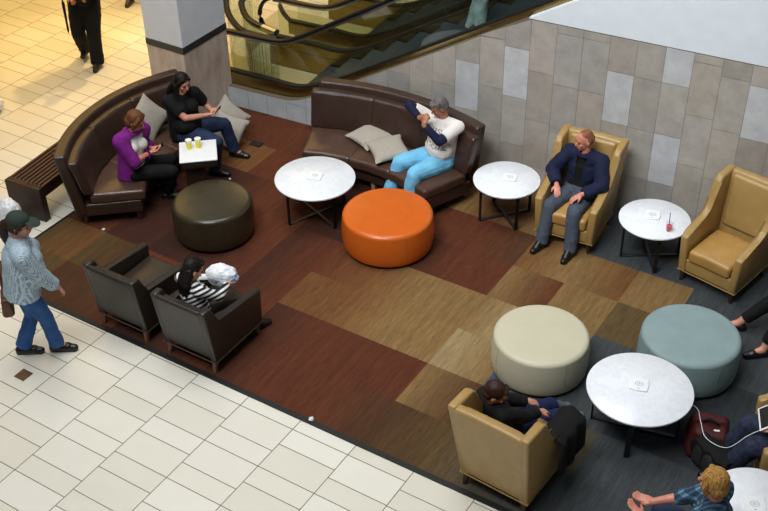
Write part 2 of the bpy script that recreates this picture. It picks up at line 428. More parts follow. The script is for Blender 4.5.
def escalator(v0, label, nstep=20):
    base = W(0, v0, 0)
    root = empty('escalator', base, 0, label, 'escalator')
    def add(name, bm, mat, sm=True, parent=None, ang=30):
        for v in bm.verts: v.co -= base
        return build(name, bm, mat, parent or root, sm, ang)
    U = frange(-.75, 8.2, 90)
    for side, va in ((0, v0 + .04), (1, v0 + 1.16)):
        bm = bmesh.new(); strip(bm, U, lambda u: wtop(u) - .02, lambda u: wtop(u) + .15 - .08 * min(1, max(0, u)), va - .04, va + .1) ; add('deck', bm, brass)
        bm = bmesh.new(); strip(bm, U, lambda u: wtop(u) + .15 - .08 * min(1, max(0, u)), lambda u: wtop(u) + .175 - .08 * min(1, max(0, u)), va - .01, va + .06); add('glass_channel', bm, blk)
        # inner skirt
        iv = va + .1 if side == 0 else va - .05
        bm = bmesh.new(); strip(bm, U, lambda u: wtop(u) - .32, lambda u: wtop(u) + .02, iv, iv + .012); add('skirt_panel', bm, bronze)
        # glass panels with open joints, joints perpendicular to the slope
        edges = [-.62, -.32] + [.62 + 1.0 * i for i in range(8)]
        for a, b in zip(edges, edges[1:]):
            bm = bmesh.new(); n = 10
            lo = lambda u: wtop(u) + .16 - .08 * min(1, max(0, u)); hi = lambda u: rail_z(u) - .03
            cols = []
            for i in range(n + 1):
                t = i / n; ub = a + .004 + (b - a - .008) * t
                def skew(u): return -.38 * min(1, max(0, (u - .1) / .5))
                ut = ub + skew(ub)
                cols.append([bm.verts.new(W(ub, va + .02, lo(ub))), bm.verts.new(W(ut, va + .02, hi(ut))), bm.verts.new(W(ut, va + .03, hi(ut))), bm.verts.new(W(ub, va + .03, lo(ub)))])
            for A, B in zip(cols, cols[1:]):
                for i in range(4): bm.faces.new((A[i], A[(i + 1) % 4], B[(i + 1) % 4], B[i]))
            bm.faces.new(cols[0]); bm.faces.new(cols[-1][::-1])
            add('glass_panel', bm, gls, False)
        # handrail with newel return
        pts = [W(u, va + .025, rail_z(u)) for u in frange(8.2, -.62, 80)]
        cz = .70
        pts += [W(-.62 - .3 * sin(t), va + .025, cz + .3 * cos(t)) for t in frange(.2, 2.9, 12)]
        bm = bmesh.new(); tube(bm, pts, .042, 10, .62); add('handrail', bm, black_rail)
        bm = bmesh.new(); tube(bm, [p - V((0, 0, .035)) for p in pts[:82]], .022, 8); add('handrail_track', bm, chrome)
    # landing plate and comb
    bm = bmesh.new(); strip(bm, [-1.6, .06], lambda u: .002, lambda u: .03, v0 + .16, v0 + 1.1); add('landing_plate', bm, simple('landing_steel', rgb(192, 184, 146), .35, .15, .15, 30))
    bm = bmesh.new(); strip(bm, [.06, .22], lambda u: .002, lambda u: .05, v0 + .16, v0 + 1.1); add('comb_plate', bm, simple('comb_yellow', rgb(150, 132, 60), .4, .5))
    for i in range(nstep):
        ua = .22 + .345 * i
        z = .05 + .586 * softp(ua + .17 - .12, .12)
        bm = bmesh.new(); prof = [(ua, z), (ua + .36, z), (ua + .36, z - .12), (ua + .04, z - .3), (ua, z - .22)]
        prof = [(a_, max(b_, .005)) for a_, b_ in prof]
        if i < 0: prof = [(ua, z), (ua + .345, z), (ua + .345, .004), (ua, .004)]
        a = [bm.verts.new(W(u, v0 + .16, zz)) for u, zz in prof]; b = [bm.verts.new(W(u, v0 + 1.1, zz)) for u, zz in prof]
        bm.faces.new(a); bm.faces.new(b[::-1])
        for q in range(len(prof)): bm.faces.new((a[q], b[q], b[(q + 1) % len(prof)], a[(q + 1) % len(prof)]))
        st = add('step', bm, step_m, False)
        bm = bmesh.new()
        for g in range(26):
            vv = v0 + .18 + g * .0355
            q = [W(ua + .012, vv, z + .004), W(ua + .34, vv, z + .004), W(ua + .34, vv + .016, z + .004), W(ua + .012, vv + .016, z + .004)]
            bm.faces.new([bm.verts.new(p) for p in q])
        add('tread_cleats', bm, riser_m, False, st)
    return root
escalator(.1, 'nearest glass sided escalator rising behind the stone wall', 20)
escalator(1.72, 'farther glass sided escalator alongside the nearest one, at the top edge', 20)
# curved guard rails at the foot of the escalator
for pts, lab, tail in (([(-8.25, 10.40, .97), (-8.66, 10.40, .95), (-8.95, 10.50, .92), (-9.36, 10.80, .90), (-9.67, 11.14, .90), (-9.95, 11.6, .90), (-10.1, 12.2, .9)], 'long curved black handrail with glass sweeping behind the pillar', 0),
                 ([(-8.58, 10.69, .90), (-8.99, 10.79, .90), (-9.3, 11.03, .90), (-9.5, 11.3, .90), (-9.62, 11.8, .9)], 'short inner curved rail with a shiny steel end behind the pillar', 1)):
    base = V((pts[2][0], pts[2][1], 0)); root = empty('guard_rail', base, 0, lab, 'railing')
    cp = [p - base for p in catmull(pts, 8)]
    bm = bmesh.new(); tube(bm, cp, .045, 10, .7); build('handrail', bm, black_rail, root)
    bm = bmesh.new(); tube(bm, [p - V((0, 0, .04)) for p in cp], .03, 8); build('handrail_track', bm, chrome, root)
    bm = bmesh.new()
    for A, B in zip(cp, cp[1:]):
        q = [V((A.x, A.y, .02)), V((B.x, B.y, .02)), B - V((0, 0, .06)), A - V((0, 0, .06))]
        n_ = (B - A).cross(V((0, 0, 1))).normalized() * .006
        f_ = [bm.verts.new(p + n_) for p in q]; g_ = [bm.verts.new(p - n_) for p in q]
        bm.faces.new(f_); bm.faces.new(g_[::-1])
        for i in range(4): bm.faces.new((f_[i], g_[i], g_[(i + 1) % 4], f_[(i + 1) % 4]))
    build('glass_panel', bm, gls, root, False)
    if tail:
        bm = bmesh.new(); tube(bm, [cp[0] + V((.12, -.02, 0)), cp[0], cp[1], cp[2], cp[3]], .052, 12, .8); build('end_cap', bm, chrome, root)

# ------------------------------------------------------------------ furniture
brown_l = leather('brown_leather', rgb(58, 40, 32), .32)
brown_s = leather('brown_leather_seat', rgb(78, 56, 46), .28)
dkwood = wood('dark_walnut_leg', rgb(58, 34, 22), rgb(86, 54, 36))
honey = wood('light_wood_foot', rgb(150, 122, 92), rgb(180, 152, 120))
def sofa(center, R, a0, a1, nseg, label, group):
    """a0->a1 in degrees; outer top back edge lies on the circle of radius R"""
    am = radians((a0 + a1) / 2); C = V((center[0], center[1], 0))
    base = C + V((cos(am), sin(am), 0)) * (R - .5)
    root = empty('curved_sofa', base, 0, label, 'sofa', group)
    def mp(a, d, z):
        return C + V((cos(a), sin(a), 0)) * (R + d) + V((0, 0, z)) - base
    A0, A1 = radians(a0), radians(a1)
    def bent(name, aa, ab, d0, d1, z0, z1, r, lean=0, mat=brown_l, puff=0, n=18, fpuff=0, parent=None, shrink=0):
        bm = bmesh.new(); Rm = R - .5; L = abs(ab - aa) * Rm; hx, hy, hz = L / 2, (d1 - d0) / 2, (z1 - z0) / 2
        def w(p):
            t = p.x / hx; s = p.y / hy; q = p.z / hz
            z = (z0 + z1) / 2 + p.z; d = (d0 + d1) / 2 + p.y + lean * (q + 1) / 2
            if puff and p.z > 0: z += puff * (1 - t * t) * (1 - s * s) * q
            if fpuff and p.y < 0: d -= fpuff * (1 - t ** 4) * (1 - q ** 4) * (-s)
            if puff or fpuff: 
                nn = noise.noise(V((t * 2.1 + aa * 9, s * 2.3, q * 1.7))) * .008
                z += nn if puff else 0; d += nn if fpuff else 0
            return mp((aa + ab) / 2 + (ab - aa) / 2 * t, d, z)
        rbox(bm, hx, hy, hz, r, n, 6, 6, w)
        return build(name, bm, mat, parent or root, True, 60)
    bent('back_shell', A0, A1, -.27, -.13, .13, .93, .03, .13, brown_l, n=36)
    bent('base_frame', A0 + .012, A1 - .012, -.88, -.25, .13, .29, .02, 0, brown_l, n=36)
    st = (A1 - A0) / nseg
    for i in range(nseg):
        g = .004
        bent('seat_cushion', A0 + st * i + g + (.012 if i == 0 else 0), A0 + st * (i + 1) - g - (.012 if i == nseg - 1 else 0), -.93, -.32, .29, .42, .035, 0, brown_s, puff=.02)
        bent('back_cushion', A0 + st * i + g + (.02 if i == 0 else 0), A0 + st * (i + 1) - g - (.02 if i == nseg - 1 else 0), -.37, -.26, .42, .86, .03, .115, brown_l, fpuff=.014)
    for a in (A0 + .03 * (1 if A1 > A0 else -1), (A0 + A1) / 2, A1 - .03 * (1 if A1 > A0 else -1)):
        for d, dd in ((-.82, -.01), (-.24, .02)):
            bm = bmesh.new(); taper_leg(bm, mp(a, d, .135), mp(a, d + dd, 0), .034, .02); build('leg', bm, honey if R > 2.5 else dkwood, root, True)
    return root
sofa((-7.14, 8.2), 2.04, 220, 150.5, 3, 'curved brown leather sofa in front of the stone pillar with two women on it', 'curved brown leather sofas')
sofa((-6.11, 6.93), 3.21, 110.6, 69.2, 3, 'curved brown leather sofa against the stone wall with a man in light blue jeans', 'curved brown leather sofas')

def armchair(name, label, group, P):
    root = empty(name, (0, 0, 0), 0, label, 'armchair', group)
    mat, seatm, legm = P['mat'], P['seat'], P['leg']
    hw, t = P['hw'], P['t']
    for sx in (-1, 1):
        fl = P['flare']
        def w(v):
            q = max(0, (v.z - .15)) / (P['hback'] - .15)
            return V((v.x + sx * fl * q, v.y, v.z))
        bm = bmesh.new(); vs = prism(bm, P['side'], t, P['bev'], 3, Matrix.Translation((sx * (hw - t / 2), 0, 0)))
        for v in bm.verts: v.co = w(v.co)
        build('side_panel', bm, mat, root, True, 50)
    # back
    bm = bmesh.new(); bt, bw, h0, h1 = P['bt'], hw - t * P.get('inset', .55), .16, P['hback']
    def wb(p):
        q = (p.z / ((h1 - h0) / 2) + 1) / 2; s = p.x / bw
        y = P['yb'] + p.y - P['lean'] * q + P['curve'] * (s * s)
        zz = (h0 + h1) / 2 + p.z + (P['arch'] * (1 - s * s) if q > .7 else 0) * (q - .7) / .3
        return V((p.x * (1 + P['flare'] / hw * q), y, zz))
    rbox(bm, bw, bt / 2, (h1 - h0) / 2, .035, 12, 2, 8, wb); build('backrest', bm, mat, root, True, 50)
    # inner back cushion
    bm = bmesh.new(); ci = hw - t - .008
    def wc(p):
        q = (p.z / ((h1 - .46) / 2) + 1) / 2; s = p.x / ci
        z = (h1 + P['ct'] + .42) / 2 + p.z * (1 + P['ct'])
        qq = (z - h0) / (h1 - h0)
        return V((p.x * (1 + P['flare'] / hw * qq), P['yb'] + bt / 2 + P['ci'] - P['lean'] * qq + p.y + (.012 * (1 - s * s) * (1 - (2 * q - 1) ** 2) if p.y > 0 else 0) + P['curve'] * s * s, z))
    rbox(bm, ci, .05, (h1 - .46) / 2, .035, 8, 2, 8, wc); build('back_cushion', bm, mat, root, True, 50)
    # base frame
    bm = bmesh.new(); rbox(bm, hw - .012, (P['yf'] - P['yb']) / 2 - .01, .075, .018, 4, 4, 2, lambda p: p + V((0, (P['yf'] + P['yb']) / 2, .225))); build('base_frame', bm, mat, root, True, 50)
    # seat cushion
    bm = bmesh.new(); sy0, sy1 = P['yb'] + bt / 2 + .04, P['yf'] + .012
    def ws(p):
        s, q = p.x / ci, p.y / ((sy1 - sy0) / 2)
        dz = .03 * (1 - s * s) * (1 - q * q) if p.z > 0 else 0
        dz += noise.noise(V((s * 2, q * 2, 3))) * .008
        return V((p.x, (sy0 + sy1) / 2 + p.y, .365 + p.z + dz))
    rbox(bm, ci, (sy1 - sy0) / 2, .07, .035, 8, 8, 2, ws); build('seat_cushion', bm, seatm, root, True, 50)
    # welt along the bottom edge
    bm = bmesh.new(); yb, yf = P['yb'] - .05, P['yf'] + .006
    tube(bm, [(-hw, yf, .155), (hw, yf, .155), (hw, yb, .155), (-hw, yb, .155), (-hw, yf, .155)], .008, 6); build('welt', bm, P['welt'], root)
    for sx in (-1, 1):
        for y, o in ((P['yf'] - .05, .015), (P['yb'] + .0, -.03)):
            bm = bmesh.new(); taper_leg(bm, (sx * (hw - .05), y, .155), (sx * (hw - .04), y + o, 0), .027, .015); build('leg', bm, legm, root)
    return root
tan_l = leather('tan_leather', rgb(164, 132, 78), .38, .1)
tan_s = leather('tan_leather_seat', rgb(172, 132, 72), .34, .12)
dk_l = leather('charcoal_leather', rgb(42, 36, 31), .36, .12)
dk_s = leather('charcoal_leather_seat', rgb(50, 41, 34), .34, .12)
tw = simple('tan_welt', rgb(150, 122, 70), .5); dw = simple('dark_welt', rgb(62, 50, 40), .5)
espresso = wood('espresso_leg', rgb(38, 24, 18), rgb(58, 38, 28))
walnut = wood('walnut_leg', rgb(92, 62, 46), rgb(122, 86, 66))
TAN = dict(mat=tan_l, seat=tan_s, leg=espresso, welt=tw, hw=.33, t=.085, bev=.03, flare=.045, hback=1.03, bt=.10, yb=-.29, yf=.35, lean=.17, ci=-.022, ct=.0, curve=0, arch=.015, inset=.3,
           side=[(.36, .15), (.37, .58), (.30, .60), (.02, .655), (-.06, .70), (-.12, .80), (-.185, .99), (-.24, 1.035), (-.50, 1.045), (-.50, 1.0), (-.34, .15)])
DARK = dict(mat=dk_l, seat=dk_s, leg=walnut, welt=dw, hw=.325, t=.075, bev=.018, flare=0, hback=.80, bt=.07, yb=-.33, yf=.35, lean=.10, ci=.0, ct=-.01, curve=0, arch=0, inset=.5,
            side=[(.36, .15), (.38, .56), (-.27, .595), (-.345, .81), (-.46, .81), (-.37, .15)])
wing = armchair('wing_chair', 'tan leather wing chair by the wall holding the man in a navy jacket', 'tan leather wing chairs', TAN)
relabel(wing, (-3.75, 9.75, 0), 180 + 4, wing['label'])
for loc, rz, lab in (((-2.07, 9.79, 0), 180 - 12, 'empty tan leather wing chair at the right beside the table with a red drink'),
                     ((-2.69, 6.18, 0), -4, 'tan leather wing chair seen from behind with a black coat over its arm'),
                     ((-.97, 9.50, 0), 130, 'tan leather wing chair at the right edge beyond the blue pouf, mostly cut off'),
                     ((-.63, 7.42, 0), 111, 'tan leather wing chair at the right edge behind the dark red bag, mostly cut off')):
    relabel(copy_tree(wing), loc, rz, lab)
dark = armchair('club_chair', 'empty dark brown leather armchair seen from behind, left of the occupied one', 'dark leather armchairs', DARK)
relabel(dark, (-6.87, 6.22, 0), 0, dark['label'])
for loc, rz, lab in (((-6.0, 6.22, 0), 0, 'dark brown leather armchair seen from behind holding the girl in stripes'),
                     ((-.80, 5.93, 0), 90, 'dark leather armchair under the blonde woman at the bottom right corner')):
    relabel(copy_tree(dark), loc, rz, lab)

def pouf(x, y, R, h, mat, label, plinth=True):
    root = empty('pouf', (x, y, 0), 0, label, 'pouf', 'round poufs')
    bm = bmesh.new(); e = .055
    prof = [(R * .93, .035), (R - .012, .05), (R - .003, .075), (R + .006, .16), (R + .006, h - .14), (R - .004, h - .075)]
    prof += [(R - e + e * cos(t) - .004, h - e + e * sin(t) * .85) for t in frange(.15, pi / 2, 8)]
    prof += [(R * f, h - .008 + .014 * (1 - f * f)) for f in (.75, .5, .25, 0)]
    lathe(bm, [(0, .035)] + prof, 72); body = build('body', bm, mat, root, True, 70)
    for q in range(4):
        a = q * pi / 2 + .95
        bm = bmesh.new(); tube(bm, [(cos(a) * (rr + .003), sin(a) * (rr + .003), z) for rr, z in prof[2:10]], .002, 6); build('seam', bm, mat, body)
    bm = bmesh.new(); lathe(bm, [(0, 0), (R - .05, 0), (R - .05, .04), (0, .04)], 48); build('plinth', bm, blk, root)
    return root
pouf(-5.40, 8.49, .50, .45, leather('orange_leather', rgb(206, 98, 28), .27, .05), 'round orange leather pouf in the middle of the lounge')
pouf(-7.18, 7.68, .445, .46, leather('olive_brown_leather', rgb(56, 50, 35), .24, .1), 'round dark olive brown leather pouf beside the left sofa')
pouf(-3.10, 7.53, .455, .45, simple('cream_vinyl', rgb(196, 190, 164), .5, bump=.1, var=.03), 'round cream pouf left of the large white table')
pouf(-1.90, 8.24, .465, .46, simple('blue_grey_fabric', rgb(132, 152, 152), .65, bump=.15, bscale=120, var=.06), 'round pale blue grey pouf behind the large white table')

k = NT('white_marble'); co = k.coords(); n0 = k.noise(co, 3.2, 8, .62)
k.t.links.new(k.ramp(n0, [(.38, rgb(226, 229, 234)), (.46, rgb(236, 239, 244)), (.5, rgb(229, 232, 237)), (.54, rgb(238, 241, 246))]), k.b.inputs['Base Color']); k.b.inputs['Roughness'].default_value = .22
marble = k.m
blackmetal = simple('black_powder_coat', rgb(24, 24, 26), .4, .3)
def table(x, y, R, ang, label, h=.5):
    root = empty('round_table', (x, y, 0), 0, label, 'table', 'round marble topped tables')
    bm = bmesh.new(); lathe(bm, [(0, h - .022), (R - .004, h - .022), (R, h - .018), (R, h - .005), (R - .006, h), (0, h)], 80); build('tabletop', bm, marble, root, True, 40)
    bm = bmesh.new(); lathe(bm, [(R - .03, h - .034), (R - .006, h - .034), (R - .006, h - .022), (R - .03, h - .022), (R - .03, h - .034)], 64); build('rim_band', bm, blackmetal, root)
    r = R * .82; P = [V((r * cos(radians(ang + 90 * i)), r * sin(radians(ang + 90 * i)), 0)) for i in range(4)]
    for p in P:
        bm = bmesh.new(); M = Matrix.Rotation(atan2(p.y, p.x), 3, 'Z'); box(bm, (p.x, p.y, (h - .034) / 2), (.016, .042, h - .034), M, .002, 1); build('leg', bm, blackmetal, root)
    for q, zz in ((0, .018), (1, .020)):
        bm = bmesh.new(); bar(bm, P[q] * .97 + V((0, 0, zz)), P[q + 2] * .97 + V((0, 0, zz)), .036, .014 + .004 * q); build('floor_bar', bm, blackmetal, root)
        bm = bmesh.new(); bar(bm, P[q] * .97 + V((0, 0, h - .045)), P[q + 2] * .97 + V((0, 0, h - .045)), .03, .012); build('top_bar', bm, blackmetal, root)
    return root
TB = [(-6.41, 8.57, .455, 248, 'large round white table left of the orange pouf'),
      (-4.55, 9.64, .375, 231, 'small round white table between the right sofa end and the occupied wing chair'),
      (-2.86, 9.76, .375, 212, 'small round white table with a red drink, between two wing chairs'),
      (-2.02, 7.25, .465, 192, 'largest round white table in front of the blue grey pouf'),
      (-.75, 6.50, .375, 200, 'round white table cut off at the bottom right corner')]
for t in TB: table(*t)
# charging pads on the tables
pad_m = simple('white_plastic', rgb(240, 241, 242), .35, var=.01); mark_m = simple('grey_print', rgb(158, 160, 166), .5)
def text_mesh(s, size):
    cu = bpy.data.curves.new('t', 'FONT'); cu.body = s; cu.size = size; cu.extrude = .0006; cu.align_x = 'CENTER'; cu.align_y = 'CENTER'
    o = bpy.data.objects.new('t', cu); COL.objects.link(o); dg = bpy.context.evaluated_depsgraph_get()
    me = bpy.data.meshes.new_from_object(o.evaluated_get(dg)); bpy.data.objects.remove(o); return me
for (x, y, rz, sz, lab) in ((-6.42, 8.59, 18, .085, 'flat white charging pad on the table left of the orange pouf'), (-4.53, 9.68, 18, .08, 'flat white charging pad on the table beside the right sofa end'),
                        (-2.90, 9.80, 14, .085, 'flat white charging pad beside the red drink'), (-2.04, 7.28, 14, .085, 'flat white charging pad on the largest white table'), (-.76, 6.47, 24, .085, 'flat white charging pad on the cut off table at bottom right')):
    root = empty('charging_pad', (x, y, .5), rz, lab, 'charging pad', 'charging pads on the tables')
    bm = bmesh.new(); rbox(bm, sz, sz, .007, .0065, 2, 2, 1, lambda p: V((p.x * (1 - .10 * (abs(p.y) / sz) ** 4), p.y * (1 - .10 * (abs(p.x) / sz) ** 4), p.z + .0075))); build('pad_body', bm, pad_m, root)
    bm = bmesh.new()
    for rr in (.036,):
        a = [bm.verts.new((cos(t) * rr, sin(t) * rr * .8, .0155)) for t in frange(0, 2 * pi, 32)[:-1]]; b = [bm.verts.new((cos(t) * (rr - .005), sin(t) * (rr - .005) * .8, .0155)) for t in frange(0, 2 * pi, 32)[:-1]]
        for i in range(32): bm.faces.new((a[i], a[(i + 1) % 32], b[(i + 1) % 32], b[i]))
    box(bm, (-.012, 0, .0155), (.005, .026, .001)); box(bm, (.0, 0, .0155), (.005, .026, .001)); box(bm, (.012, 0, .0155), (.014, .005, .001)); box(bm, (.0, -.06, .0155), (.02, .006, .001))
    build('printed_mark', bm, mark_m, root, False)

# laptop table with drinks
def Tm(x, y, z, rz): return Matrix.Translation((x, y, z)) @ Matrix.Rotation(radians(rz), 4, 'Z')
lt = empty('side_table', (-7.79, 8.21, 0), 41, 'small square white topped side table in front of the two seated women', 'table')
bm = bmesh.new(); rbox(bm, .215, .225, .011, .01, 1, 1, 1, lambda p: p + V((0, 0, .599))); build('tabletop', bm, simple('white_laminate', rgb(236, 238, 242), .3, var=.02), lt)
bm = bmesh.new(); box(bm, (0, 0, .545), (.40, .42, .085), bev=.006); build('apron', bm, espresso, lt)
bm = bmesh.new(); box(bm, (-.06, .02, .26), (.22, .30, .49), bev=.008); build('pedestal', bm, espresso, lt)
bm = bmesh.new(); box(bm, (-.02, 0, .015), (.36, .38, .03), bev=.006); build('base_plate', bm, espresso, lt)
k = NT('yellow_cup_paper'); tcn = k.coords('Object', (1, 1, 1)); sp = k.t.nodes.new('ShaderNodeSeparateXYZ'); k.t.links.new(tcn, sp.inputs[0])
f = k.math('GREATER_THAN', k.math('ADD', k.math('MULTIPLY', k.noise(tcn, 28, 1), .09), sp.outputs[2]), .135)
k.t.links.new(k.mix(f, rgb(252, 240, 24), rgb(246, 246, 240)), k.b.inputs['Base Color']); k.b.inputs['Roughness'].default_value = .5
cupm = k.m
cup = empty('paper_cup', (-7.90, 8.19, .61), 0, 'yellow and white paper cup on the side table, nearer its left edge', 'cup', 'paper cups on the side table')
bm = bmesh.new(); lathe(bm, [(0, 0), (.026, 0), (.030, .05), (.036, .115), (.0385, .117), (.0375, .12), (.034, .116), (.028, .05), (.024, .01), (0, .01)], 28); build('cup_body', bm, cupm, cup)
bm = bmesh.new(); lathe(bm, [(0, .095), (.0335, .095), (.0335, .1), (0, .1)], 24); build('drink', bm, simple('cup_drink', rgb(240, 230, 190), .3), cup)
c2 = copy_tree(cup); relabel(c2, (-7.83, 8.27, .61), 20, 'yellow and white paper cup on the side table, nearer the dark haired woman')

# red drink
dr = empty('iced_drink', (-2.655, 9.625, .5), 0, 'clear plastic cup of red drink with a blue straw', 'drink')
bm = bmesh.new(); lathe(bm, [(0, 0), (.028, 0), (.037, .10), (.039, .102), (.036, .10), (.0265, .004), (0, .004)], 28); build('cup', bm, glass('clear_plastic', (.93, .95, .95, 1)), dr)
bm = bmesh.new(); lathe(bm, [(0, .005), (.026, .005), (.032, .062), (0, .062)], 24); build('red_liquid', bm, simple('red_drink', rgb(222, 52, 44), .2, var=.1, nscale=40), dr)
bm = bmesh.new(); tube(bm, [(.01, 0, .01), (-.012, .02, .10), (-.02, .03, .20)], .0045, 8); build('straw', bm, simple('blue_straw', rgb(72, 62, 150), .4), dr)

# slatted bench
bn = empty('slatted_bench', (-9.29, 7.43, 0), 6, 'dark wooden slatted bench behind the left curved sofa', 'bench')
for i in range(9):
    x = -.225 + .05625 * i
    bm = bmesh.new(); box(bm, (x, 0, .432), (.034, 1.22, .036), bev=.004, seg=1); build('slat', bm, wood('bench_wood', rgb(44, 20, 14), rgb(74, 36, 24), .5, (30, 2, 30)), bn)
for y in (-.58, .58):
    bm = bmesh.new(); box(bm, (0, y, .225), (.50, .09, .45), bev=.006, seg=1); build('end_panel', bm, wood('bench_end', rgb(34, 17, 12), rgb(54, 28, 19), .5, (3, 3, 20)), bn)
for x in (-.21, .21):
    bm = bmesh.new(); box(bm, (x, 0, .35), (.04, 1.08, .12), bev=.004, seg=1); build('side_rail', bm, MATS['bench_end'], bn)

# cushions
linen = simple('linen_cloth', rgb(166, 158, 146), .85, var=.06, nscale=30, bump=.2, bscale=150)
def pillow(loc, rot, s, label, grp):
    bm = bmesh.new(); n = 16
    top, bot = {}, {}
    for i in range(n + 1):
        for j in range(n + 1):
            u, v = -1 + 2 * i / n, -1 + 2 * j / n
            px = u * (1 - .10 * (1 - v * v)) ; py = v * (1 - .10 * (1 - u * u))
            t = max(0, (1 - u ** 2) * (1 - v ** 2)) ** .42 * .30
            w_ = noise.noise(V((u * 2, v * 2, loc[0] * 3))) * .03 * (1 - max(abs(u), abs(v)) ** 2)
            top[i, j] = bm.verts.new((px * s, py * s, (t + w_) * s)); 
            bot[i, j] = top[i, j] if (i in (0, n) or j in (0, n)) else bm.verts.new((px * s, py * s, (-t + w_) * s))
    for i in range(n):
        for j in range(n):
            bm.faces.new((top[i, j], top[i + 1, j], top[i + 1, j + 1], top[i, j + 1]))
            try: bm.faces.new((bot[i, j], bot[i, j + 1], bot[i + 1, j + 1], bot[i + 1, j]))
            except ValueError: pass
    o = build('throw_pillow', bm, linen, None, True, 80)
    hd, tl, rl_ = [radians(a) for a in rot]
    o.matrix_world = Matrix.Translation(loc) @ Matrix.Rotation(hd + pi / 2, 4, 'Z') @ Matrix.Rotation(tl, 4, 'X') @ Matrix.Rotation(rl_, 4, 'Z')
    return tag(o, label, 'pillow', grp)
PG = 'beige throw pillows'
pillow((-8.72, 8.42, .66), (-22, 66, 38), .215, 'beige throw pillow standing on the sofa between the two women', PG)
pillow((-8.20, 9.20, .25), (-48, 48, 62), .225, 'beige throw pillow on the floor right of the woman in black, the front one', PG)
pillow((-8.36, 9.42, .27), (-40, 58, 40), .215, 'beige throw pillow right of the woman in black, tucked behind the other', PG)
pillow((-6.38, 9.66, .49), (-70, 5, 52), .215, 'beige throw pillow on the wall sofa, the farther left one', PG)
pillow((-6.02, 9.50, .51), (-80, 6, 40), .225, 'beige throw pillow on the wall sofa, next to the man in jeans', PG)

# small floor things
bm = bmesh.new(); rbox(bm, .075, .05, .009, .006, 1, 1, 1, lambda p: p + V((0, 0, .018))); fo = build('floor_outlet', bm, blk); fo.location = (-7.94, 9.43, 0); fo.rotation_euler = (0, 0, radians(8)); tag(fo, 'small black floor outlet box on the carpet near the pillows', 'outlet')
bm = bmesh.new(); box(bm, (0, 0, .003), (.13, .13, .006), bev=.002, seg=1); fd = build('floor_drain', bm, simple('brown_metal', rgb(104, 82, 56), .5, .3, .3, 40)); fd.location = (-7.29, 4.88, 0); tag(fd, 'small square brown drain cover in the white floor tiles', 'drain cover')
paper = simple('white_paper', rgb(222, 224, 228), .7)
def crumple(loc, s, label):
    bm = bmesh.new(); bmesh.ops.create_icosphere(bm, subdivisions=3, radius=1)
    for v in bm.verts:
        k_ = .75 + .6 * noise.noise(v.co * 2.3 + V(loc)); v.co = V((v.co.x * k_, v.co.y * k_, v.co.z * k_ * .6)) * s
    z = min(v.co.z for v in bm.verts)
    for v in bm.verts: v.co.z -= z
    o = build('paper_scrap', bm, paper, None, True, 30); o.location = loc; tag(o, label, 'litter', 'paper scraps')
crumple((-4.56, 5.815, .012), .03, 'crumpled white scrap on the black carpet edge')
crumple((-8.30, 7.06, .008), .022, 'tiny white scrap on the carpet in front of the left sofa end')
crumple((-7.72, 8.62, .008), .018, 'tiny white scrap on the carpet under the square side table')

